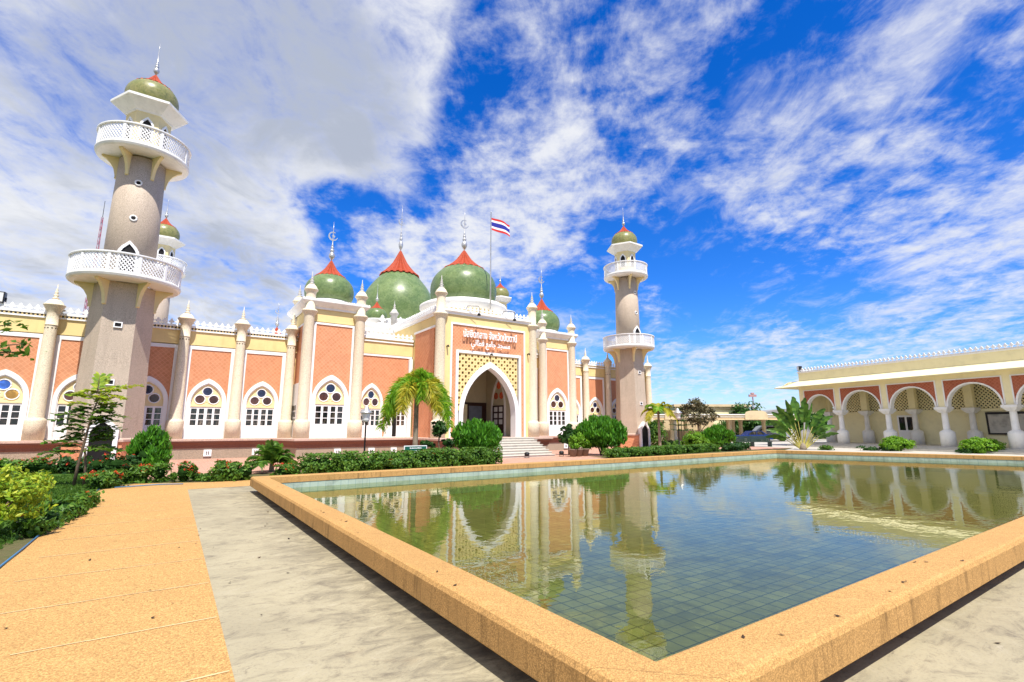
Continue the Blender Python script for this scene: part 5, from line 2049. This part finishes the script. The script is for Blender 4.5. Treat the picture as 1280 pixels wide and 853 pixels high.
# sapling on the lawn: whorls of pinnate branches
def sapling(loc):
    rr = random.Random(21)
    root = thing('sapling', 'slender young tree with feathery branches on the lawn in front of the big minaret', 'tree', loc)
    t = MB()
    limbs = []
    t.tube([(-.12, 0, -.03), (-.08, 0, .6), (0, 0, 1.2), (.1, 0, 2.0), (.28, 0, 2.75)], [.045, .04, .035, .025, .012], 8)
    t.tube([(.10, .1, -.03), (.08, .08, .6), (.05, .0, 1.1)], [.04, .035, .03], 8)
    V, F = [], []
    V2, F2 = [], []
    br = []
    for i in range(46):
        z = .95+1.9*i/45
        az = rr.uniform(-.5, .5)+(0 if i % 2 else math.pi)+(.8 if i % 3 == 0 else 0)*rr.choice((-1, 1))
        L = rr.uniform(.55, 1.0)*(1.05-.25*(z-1.0)/1.85)
        br.append((z, az, L, rr.uniform(-.05, .35)))
    br += [(2.65, .15, 1.25, .38), (2.5, -.1, .95, .2), (2.75, 1.9, .75, 1.0), (2.75, 2.2, .65, 1.3), (1.15, .1, 1.0, -.05), (2.0, .0, 1.05, .1), (1.7, .1, .95, .05)]
    for z, az, L, rise in br:
        x0 = .1*(z-1.0)/1.0
        b = Vector((x0, 0, z))
        d = Vector((math.cos(az)*math.cos(rise), math.sin(az)*math.cos(rise), math.sin(rise)))
        e = b+d*L+Vector((0, 0, -.10*L))
        m = b+d*L*.55+Vector((0, 0, .03))
        t.tube([b, m, e], [.014, .009, .004], 5)
        top = z > 2.35
        side = Vector((-math.sin(az), math.cos(az), 0))
        for k in range(19):
            s_ = .14+.86*k/18
            p = b.lerp(m, s_/.55) if s_ < .55 else m.lerp(e, (s_-.55)/.45)
            for sg in (-1, 1):
                l = rr.uniform(.14, .23)
                dd = (side*sg*.85+d*.5+Vector((0, 0, rr.uniform(-.5, .25)))).normalized()
                wv = (d*.5+Vector((0, 0, rr.uniform(-.3, .3))))*.085
                q = p+dd*l
                md = p+dd*l*.5
                VV, FF = (V2, F2) if top else (V, F)
                o = len(VV)
                VV += [tuple(p), tuple(md+wv), tuple(q), tuple(md-wv)]
                FF.append((o, o+1, o+2, o+3))
    t.build('trunk', 'bark', root)
    m = MB()
    m.add(V, F, 0)
    m.add(V2, F2, 1)
    m.build('foliage', ['hedge_leaf', 'yellow_leaf'], root, merge=False, recalc=False)


sapling(gp(97, 608)+Vector((0, 0, 0)))

# branch of a tree standing just outside the frame on the left
def left_tree():
    base = Vector((-12.4, 8.9, 0))
    r = thing('broadleaf_tree', 'tree at the left picture edge, of which only a leafy branch tip reaches in', 'tree', base)
    t = MB()
    t.tube([(0, 0, -.05), (.05, .1, 1.4), (0, .1, 2.8), (.2, .1, 4.0)], [.14, .12, .10, .06], 10)
    P, N = [], []
    r_ = np.random.default_rng(9)
    tips = [tuple(Vector((pix_dir(x_, y_)*(9.6/pix_dir(x_, y_).y)))+Vector((0, 0, 1.7))-base) for x_, y_ in ((30, 430), (38, 440), (15, 405), (-20, 410), (-30, 440), (-60, 380), (-90, 350))]+[(.8, .8, 4.3), (-.9, .4, 4.2), (-1.4, -.3, 3.6)]
    for i, tp_ in enumerate(tips):
        a = Vector((0.05, .1, 2.6+.1*i*.5))
        b = Vector(tp_)
        m = a.lerp(b, .5)+Vector((0, 0, .18))
        t.tube([a, m, b], [.05, .03, .008], 6)
        for s in range(60):
            k = r_.uniform(.55, 1.05)
            p = np.array(a.lerp(m, k/.5) if k < .5 else m.lerp(b, (k-.5)/.5))
            P.append(p+r_.normal(size=3)*np.array([.11, .11, .045]))
            N.append(r_.normal(size=3)*.5+np.array([0, 0, .8]))
    t.build('trunk', 'bark', r)
    leaf_mesh('crown', 'hedge_leaf', np.array(P), np.array(N), .085, r)


left_tree()

# thin tree beyond the lamp post on the right
p = at_(873, 50.0)
L = [([(0, 0, -.05), (.1, 0, 1.2), (-.1, 0, 2.3)], .10, .06), ([(-.1, 0, 2.2), (-.6, 0, 3.0), (-1.0, 0, 3.7)], .05, .02), ([(-.1, 0, 2.2), (.3, 0, 3.2), (.1, 0, 4.4)], .05, .02), ([(.1, 0, 1.2), (.9, 0, 2.2), (1.4, 0, 2.9)], .04, .015), ([(-.1, 0, 2.0), (.5, .2, 2.8), (.9, 0, 3.6)], .04, .015)]
tree('thin_tree', 'thin sparse tree with brownish leaves in front of the covered walkway', p, [(-1.0, 0, 3.5, .9, .8, .5), (.1, 0, 4.2, .9, .8, .5), (.8, 0, 3.4, .8, .7, .5), (-.3, 0, 3.0, 1.0, .9, .7), (1.4, 0, 2.7, .6, .6, .4), (0, 0, 2.3, .8, .7, .5)], L, 2100, .13, 'dry_leaf', 'bark', 60, None, .34)

# trees behind the walkway and the arcade
bt = [('broad dark tree beyond the walkway, left of the lamp post', -1, 3), ('dark tree behind the parked van', 1, 4)]
for i, (x, D, hh, rr_, lb) in enumerate(((812, 70, 3.9, 1.6, 'small green tree between the right minaret and the pavilion roof'), (930, 78, 4.9, 2.6, 'dark round tree showing above the walkway roof'), (905, 84, 3.8, 2.6, 'tree seen under the walkway roof behind the round columns'), (960, 88, 4.0, 2.8, 'tree seen under the walkway roof behind the van'), (1012, 80, 4.4, 2.4, 'tree behind the left end of the arcade'))):
    d = pix_dir(x, 535)
    P0 = Vector((d.x, d.y, 0))/math.hypot(d.x, d.y)*D
    tree('background_tree', lb, P0, [(0, 0, hh-rr_*.6, rr_, rr_, rr_*.7), (rr_*.6, 0, hh-rr_*.8, rr_*.7, rr_*.7, rr_*.6), (-rr_*.6, 0, hh-rr_*.9, rr_*.7, rr_*.7, rr_*.6), (0, 0, hh-rr_*1.2, rr_*1.1, rr_, rr_*.6)],
         [([(0, 0, -.05), (0, 0, hh*.5)], .18, .1)], 2200, .24, 'tree_leaf', 'bark', 70+i, 'trees beyond the walkway', .22, True)
# trees behind the arcade
for i in range(5):
    q = colw(1.0+i*6.0, 14.0+(i % 2)*2.0, 0)
    tree('background_tree', ('tree far behind the arcade, seen only through its lattice screen'), q, [(0, 0, 2.9, 2.8, 2.6, 1.8), (1.6, 0, 2.4, 1.8, 1.8, 1.5)], [([(0, 0, -.05), (0, 0, 2.4)], .18, .1)], 900, .3, 'tree_leaf', 'bark', 90+i, 'trees behind the arcade', .22, True)

# small araucaria by the lamp post
r = thing('norfolk_pine', 'small tiered pine right behind the lamp post head', 'tree', gp(853, 552.5))
t = MB()
t.tube([(0, 0, -.05), (0, 0, 4.1)], [.07, .015], 8)
t.build('trunk', 'bark', r)
P, N = [], []
r_ = np.random.default_rng(3)
for z, rad in ((1.4, 1.6), (2.0, 1.45), (2.55, 1.25), (3.1, .95), (3.55, .6), (3.95, .3)):
    for k in range(9):
        a = 2*math.pi*k/9+z
        for s in np.linspace(.1, 1, 18):
            P.append([math.cos(a)*rad*s+r_.normal()*.05, math.sin(a)*rad*s+r_.normal()*.05, z+.15*s*s+r_.normal()*.03])
            N.append([r_.normal()*.4, r_.normal()*.4, 1])
leaf_mesh('crown', 'dark_leaf', np.array(P), np.array(N), .13, r)


# lamp posts
def lamp_post(loc, h, label, s=1.0):
    r = thing('lamp_post', label, 'lamp post', loc, 0, 'black garden lamp posts with white heads')
    t = MB()
    hb = h-.66*s
    t.lathe([(.10*s, -.02), (.10*s, .06), (.055*s, .12), (.05*s, .5), (.036*s, .55), (.032*s, hb-.06), (.05*s, hb-.05), (.05*s, hb)], 12)
    t.build('post', 'black_metal', r)
    t = MB()
    t.lathe([(.05*s, hb), (.12*s, hb+.03*s), (.15*s, hb+.10*s), (.145*s, hb+.2*s), (.19*s, hb+.36*s), (.19*s, hb+.38*s)], 16)
    t.build('lantern', 'lamp_white', r)
    t = MB()
    t.lathe([(.26*s, hb+.37*s), (.25*s, hb+.40*s), (.14*s, hb+.50*s), (.09*s, hb+.56*s), (.09*s, hb+.62*s), (.02*s, hb+.66*s)], 16)
    t.build('lantern_cap', 'silver_metal', r)


lamp_post(S(6.48, 20.1), 2.58, 'lamp post with a white head standing behind the long left hedge', 1.0)
lamp_post(S(35.6, 27.2), 3.35, 'lamp post with a white head to the right of the yellow palm', 1.45)

# green sign board in the hedge
r = thing('garden_sign', 'small dark green sign board with white lines of writing behind the long left hedge', 'sign', S(8.35, 19.35), RZ)
t = MB()
t.box(-.50, .50, -.02, .02, .52, .98, 0)
t.build('board', 'clean_white', r)
t = MB()
t.box(-.47, .47, -.03, -.021, .55, .95, 0)
t.build('board_face', 'sign_green', r)
t = MB()
rr = random.Random(2)
x = -.2
for z, x0, x1, hgt in ((.86, -.26, .26, .045), (.75, -.36, .36, .03), (.70, -.38, .38, .03), (.65, -.34, .34, .03)):
    x = x0
    while x < x1:
        w_ = rr.uniform(.02, .05)
        t.box(x, min(x+w_, x1), -.034, -.031, z, z+hgt*rr.uniform(.7, 1))
        x += w_+.012
t.build('writing', 'clean_white', r)
t = MB()
t.box(-.4, -.36, -.018, .018, -.02, .519)
t.box(.36, .4, -.018, .018, -.02, .519)
t.build('leg', 'black_metal', r)

# small black spotlights on the paving by the steps
for i, (u, w, lb) in enumerate(((16.9, 23.35, 'small black ground spotlight in front of the middle of the steps'), (19.5, 23.4, 'small black ground spotlight at the right foot of the steps'))):
    r = thing('ground_spotlight', lb, 'spotlight', S(u, w), RZ, 'ground spotlights')
    t = MB()
    t.lathe([(.10, .10), (.14, .14), (.15, .28), (.08, .33), (.03, .34)], 14)
    t.build('lamp_head', 'black_metal', r)
    t = MB()
    t.box(-.12, .12, -.08, .08, 0, .03)
    t.tube([(-.13, 0, .02), (-.16, 0, .2)], .015, 5)
    t.tube([(.13, 0, .02), (.16, 0, .2)], .015, 5)
    t.build('stand', 'black_metal', r)

# blue water pipe along the planted edge
t = MB()
pp = [gp(2, 712), gp(30, 690), gp(55, 668), gp(85, 642), gp(112, 621), gp(126, 613)]
t.tube([p_+Vector((-.06, .02, .016+.008*(i % 2))) for i, p_ in enumerate(pp)], .012, 6)
tag(t.build('water_pipe', 'blue_pipe'), 'thin blue water pipe along the curved edge of the orange paving', 'pipe')
t = MB()
pp = [gp(142, 611), gp(165, 609.5), gp(200, 607), gp(228, 606.5)]
t.tube([p_+Vector((0, .03, .03)) for p_ in pp], .016, 6)
tag(t.build('water_pipe', 'blue_pipe'), 'thin blue water pipe in front of the red flowered hedge by the juniper', 'pipe')

# grass tufts on the visible lawn, fallen leaves on the paving
r_ = np.random.default_rng(12)
pts = []
while len(pts) < 16000:
    x, y = r_.uniform(-16, -6.2), r_.uniform(6.5, 23)
    xe = np.interp(y, [6.0, 6.39, 9.9, 13.28, 15.0, 15.7, 20, 23], [-6.85, -6.5, -9.0, -11.3, -12.1, -12.0, -14.5, -16])
    if x < xe:
        pts.append((x, y, .02))
pts = np.array(pts)
nn = r_.normal(size=pts.shape)
nn[:, 2] *= .15
gr = leaf_mesh('grass', 'grass_blade', pts, nn, .045, None, 2.2)
tag(gr, 'short green grass growing on the lawn at the left', 'grass', kind='stuff')
pts = []
for i in range(120):
    x, y = r_.uniform(-6, 3.2), r_.uniform(1.2, 11)
    u, w = toS(x, y)
    if u < 1.8 and x > -5.5:
        pts.append((x, y, .014))
for i in range(22):
    k = r_.uniform(0, 1)
    if i % 2:
        q = S(2.0+.1*r_.uniform(0, 3), 2.4+k*11)
    else:
        q = S(2.6+k*9, 1.72+.1*r_.uniform(0, 3))
    pts.append((q.x, q.y, .412))
for i in range(26):
    q = S(r_.uniform(3, 12), r_.uniform(-.2, 1.5))
    pts.append((q.x, q.y, .010))
pts = np.array(pts)
nn = r_.normal(size=pts.shape)*.25
nn[:, 2] = 1
fl = leaf_mesh('fallen_leaves', 'litter_leaf', pts, nn, .026, None, 1.7)
tag(fl, 'dry brown leaf bits scattered over the paving and the pool rim', 'leaves', kind='stuff')

# ------------------------------------------------------------------ background on the right
def at(x, D, z=0.0):
    d = pix_dir(x, 535)
    return Vector((d.x, d.y, 0))/d.y*D+Vector((0, 0, z))


def zat(y, D):
    """height of a far thing whose top shows at picture height y"""
    return 1.7+(535-y)/624.0*D


# covered walkway
D = 62.0
wk = thing('covered_walkway', 'long flat roofed beige walkway on round columns beyond the pool', 'walkway', at(890, D), 0)
x0, x1 = at(797, D).x-at(890, D).x, at(1000, D).x-at(890, D).x
z0 = zat(525, D)
b = MB()
b.box(x0, x1, -.2, 3.6, z0, z0+.62)
b.box(x0, x1, -.5, 3.8, z0-.03, z0-.001)
b.build('roof', 'beige_wall', wk)
b = MB()
b.box(x0, x1, -.28, -.202, z0+.30, z0+.36)
b.box(x0, x1, -.32, -.202, z0+.56, z0+.68)
b.build('roof_edge', 'white_paint', wk)
for xc in (845, 945):
    xx = at(xc, D).x-at(890, D).x
    b = MB()
    b.prism([(xx-1.4, z0+.02), (xx-1.4, z0+.62), (xx-1.2, z0+.95), (xx-.7, z0+1.1), (xx+.7, z0+1.1), (xx+1.2, z0+.95), (xx+1.4, z0+.62), (xx+1.4, z0+.02)], -.36, -.21)
    b.build('raised_parapet', 'beige_wall', wk)
for xc in (806, 829, 843, 852, 866, 884, 917, 922, 928, 938, 968, 990):
    xx = at(xc, D).x-at(890, D).x
    b = MB()
    b.lathe([(.30, -.02), (.30, .5), (.24, .6), (.23, z0-.3), (.32, z0-.1), (.32, z0-.035)], 16, xx, 1.0 if xc % 2 else 2.6)
    b.build('column', 'beige_wall' if xc != 852 else 'white_paint', wk)
b = MB()
b.box(x0, at(917, D).x-at(890, D).x-.6, 4.6, 4.8, 0, z0+.1)
b.build('back_wall', 'beige_wall', wk)
# pavilion with a hipped green roof end behind it
D2 = 72.0
pv = thing('pavilion_building', 'flat beige building with a green side wall behind the walkway roof', 'building', at(890, D2), 0)
X = lambda xc: at(xc, D2).x-at(890, D2).x
b = MB()
b.box(X(845), X(938), 0, 9, -.02, zat(509, D2), 0)
b.build('wall', 'pale_yellow_stucco', pv)
b = MB()
b.add([(X(844.8), 0, zat(522, D2)), (X(844.8), 0, zat(507.5, D2)), (X(826), 6, zat(513, D2)), (X(826), 6, zat(522, D2)),
       (X(846), 9, zat(522, D2)), (X(846), 9, zat(507.5, D2))], [(0, 1, 2, 3), (1, 5, 2), (3, 2, 5, 4)], 0)
b.build('side_wall', 'green_wall', pv)
b = MB()
b.box(X(843), X(940), -.4, 9.4, zat(509, D2)+.002, zat(506, D2))
b.box(X(843), X(939), -.2, -.001, zat(512, D2), zat(511, D2))
b.build('roof', 'beige_wall', pv)
# grey roofed house to the right of it
D3 = 80.0
hs_ = thing('grey_roof_house', 'low house with a sloping grey roof between the pavilion and the arcade', 'building', at(965, D3), 0)
X = lambda xc: at(xc, D3).x-at(965, D3).x
b = MB()
b.box(X(938), X(1000), 0, 8, -.02, zat(519, D3))
b.build('wall', 'white_paint', hs_)
b = MB()
b.prism([(X(934), zat(519.5, D3)), (X(1004), zat(519.5, D3)), (X(1000), zat(511, D3)), (X(975), zat(512, D3))], -.4, 8.4)
b.build('roof', 'roof_grey', hs_)

# green benches
for i, (xa, xb, lb) in enumerate(((856, 893, 'dark green slatted bench left of the dark ball bush'), (916, 962, 'dark green slatted bench right of the dark ball bush, in front of the van'))):
    D4 = 46.0
    a, b_ = at(xa, D4), at(xb, D4)
    r = thing('park_bench', lb, 'bench', (a+b_)/2, 0, 'dark green benches by the walkway')
    Lh = (b_.x-a.x)/2
    t = MB()
    for z in (.52, .64, .76, .88):
        t.box(-Lh, Lh, .28+.03*z, .31+.03*z, z-.053, z+.053)
    t.build('backrest', 'bench_green', r)
    t = MB()
    for y in (-.25, -.08, .09):
        t.box(-Lh, Lh, y-.07, y+.07, .42, .46)
    t.build('seat', 'bench_green', r)
    for xx in (-Lh+.1, 0, Lh-.1):
        t = MB()
        t.box(xx-.04, xx+.04, -.28, .30, -.02, .419)
        t.box(xx-.04, xx+.04, .312, .36, 0, 1.0)
        t.build('leg', 'bench_green', r)


# parked vehicles
def wheel(r, x, y, rad):
    t = MB()
    n = 18
    t.prism([(x+rad*math.cos(2*math.pi*k/n), rad+rad*math.sin(2*math.pi*k/n)) for k in range(n)], y-.1, y+.1, 0)
    w = t.build('wheel', 'rubber', r)
    t = MB()
    t.prism([(x+rad*.58*math.cos(2*math.pi*k/n), rad+rad*.58*math.sin(2*math.pi*k/n)) for k in range(n)], y-.115, y-.101, 0)
    t.build('rim', 'silver_metal', w)


D5 = 66.0
va = thing('parked_van', 'grey van parked under the walkway roof, behind the green bench', 'van', at(962, D5), 0)
t = MB()
body = [(-2.5, .35), (-2.55, .9), (-2.3, 1.05), (-1.7, 1.15), (-1.0, 1.85), (-.6, 1.98), (2.3, 1.98), (2.5, 1.8), (2.55, .9), (2.5, .35)]
t.prism(body, 0, 1.7, 0)
vb = t.build('body', 'van_grey', va)
t = MB()
t.prism([(-1.5, 1.2), (-.95, 1.78), (-.55, 1.86), (-.5, 1.2)], -.012, -.001)
t.prism([(-.4, 1.2), (-.4, 1.86), (.8, 1.86), (.8, 1.2)], -.012, -.001)
t.prism([(.9, 1.2), (.9, 1.86), (2.3, 1.84), (2.4, 1.2)], -.012, -.001)
t.build('window', 'window_glass', vb)
for xx in (-1.6, 1.6):
    wheel(va, xx, -.02, .34)
t = MB()
t.box(-2.57, -2.5, .1, .4, .72, .9)
t.build('headlight', 'lamp_white', va)
t = MB()
t.box(-2.6, 2.6, -.03, 0, .36, .52)
t.build('bumper', 'black_metal', va)
ca = thing('parked_car', 'blue car parked in front of the grey van, half hidden by the bench', 'car', at(944, 60.0), 0)
t = MB()
body = [(-2.05, .3), (-2.1, .62), (-1.9, .78), (-1.05, .86), (-.45, 1.32), (.75, 1.34), (1.35, .92), (2.0, .85), (2.1, .6), (2.05, .3)]
t.prism(body, 0, 1.6, 0)
cb = t.build('body', 'blue_paint', ca)
t = MB()
t.prism([(-.92, .9), (-.42, 1.26), (.1, 1.28), (.1, .9)], -.012, -.001)
t.prism([(.18, .9), (.18, 1.28), (.7, 1.28), (1.15, .92)], -.012, -.001)
t.build('window', 'window_glass', cb)
for xx in (-1.3, 1.3):
    wheel(ca, xx, -.02, .3)
t = MB()
t.box(-2.12, -2.05, .1, .35, .55, .7)
t.build('headlight', 'lamp_white', ca)

# antennas
def mast(label, p, h, wdt, head=False):
    r = thing('lattice_mast', label, 'mast', p, 0, 'distant antenna masts')
    t = MB()
    for k in range(3):
        a = 2*math.pi*k/3
        t.tube([(wdt*math.cos(a), wdt*math.sin(a), -.05), (wdt*.35*math.cos(a), wdt*.35*math.sin(a), h)], wdt*.09, 5)
    n = int(h/(wdt*3))
    for i in range(n):
        z = h*i/n
        f_ = 1-.65*i/n
        for k in range(3):
            a, b = 2*math.pi*k/3, 2*math.pi*(k+1)/3
            t.tube([(wdt*f_*math.cos(a), wdt*f_*math.sin(a), z), (wdt*f_*math.cos(b), wdt*f_*math.sin(b), z+h/n)], wdt*.06, 4)
    t.build('mast', 'mast_red', r)
    if head:
        t = MB()
        t.box(-.9, .9, -.2, .2, h-.1, h+.45)
        t.box(-.35, .35, -.25, .25, h+.5, h+.9)
        t.build('antenna_panel', 'panel_pink', r)
    else:
        t = MB()
        t.tube([(0, 0, h), (0, 0, h*1.08)], wdt*.1, 5)
        t.build('antenna_rod', 'black_metal', r)


P1 = Vector((-71, 85, 0))
d = pix_dir(124, 300)
k = 85/d.y
mast('tall red lattice antenna mast rising left of the big minaret', Vector((d.x*k, 85, 0)), 1.7+85*pix_dir(127, 272).z/pix_dir(127, 272).y, .45)
d = pix_dir(108, 375)
k = 80/d.y
mast('short red lattice antenna mast just below the lower balcony of the big minaret', Vector((d.x*k, 80, 0)), 1.7+80*pix_dir(108, 372).z/pix_dir(108, 372).y, .35)
mast('far thin mast with a red panel on top above the grey roof', at(944, 120), zat(496, 120), .35, True)
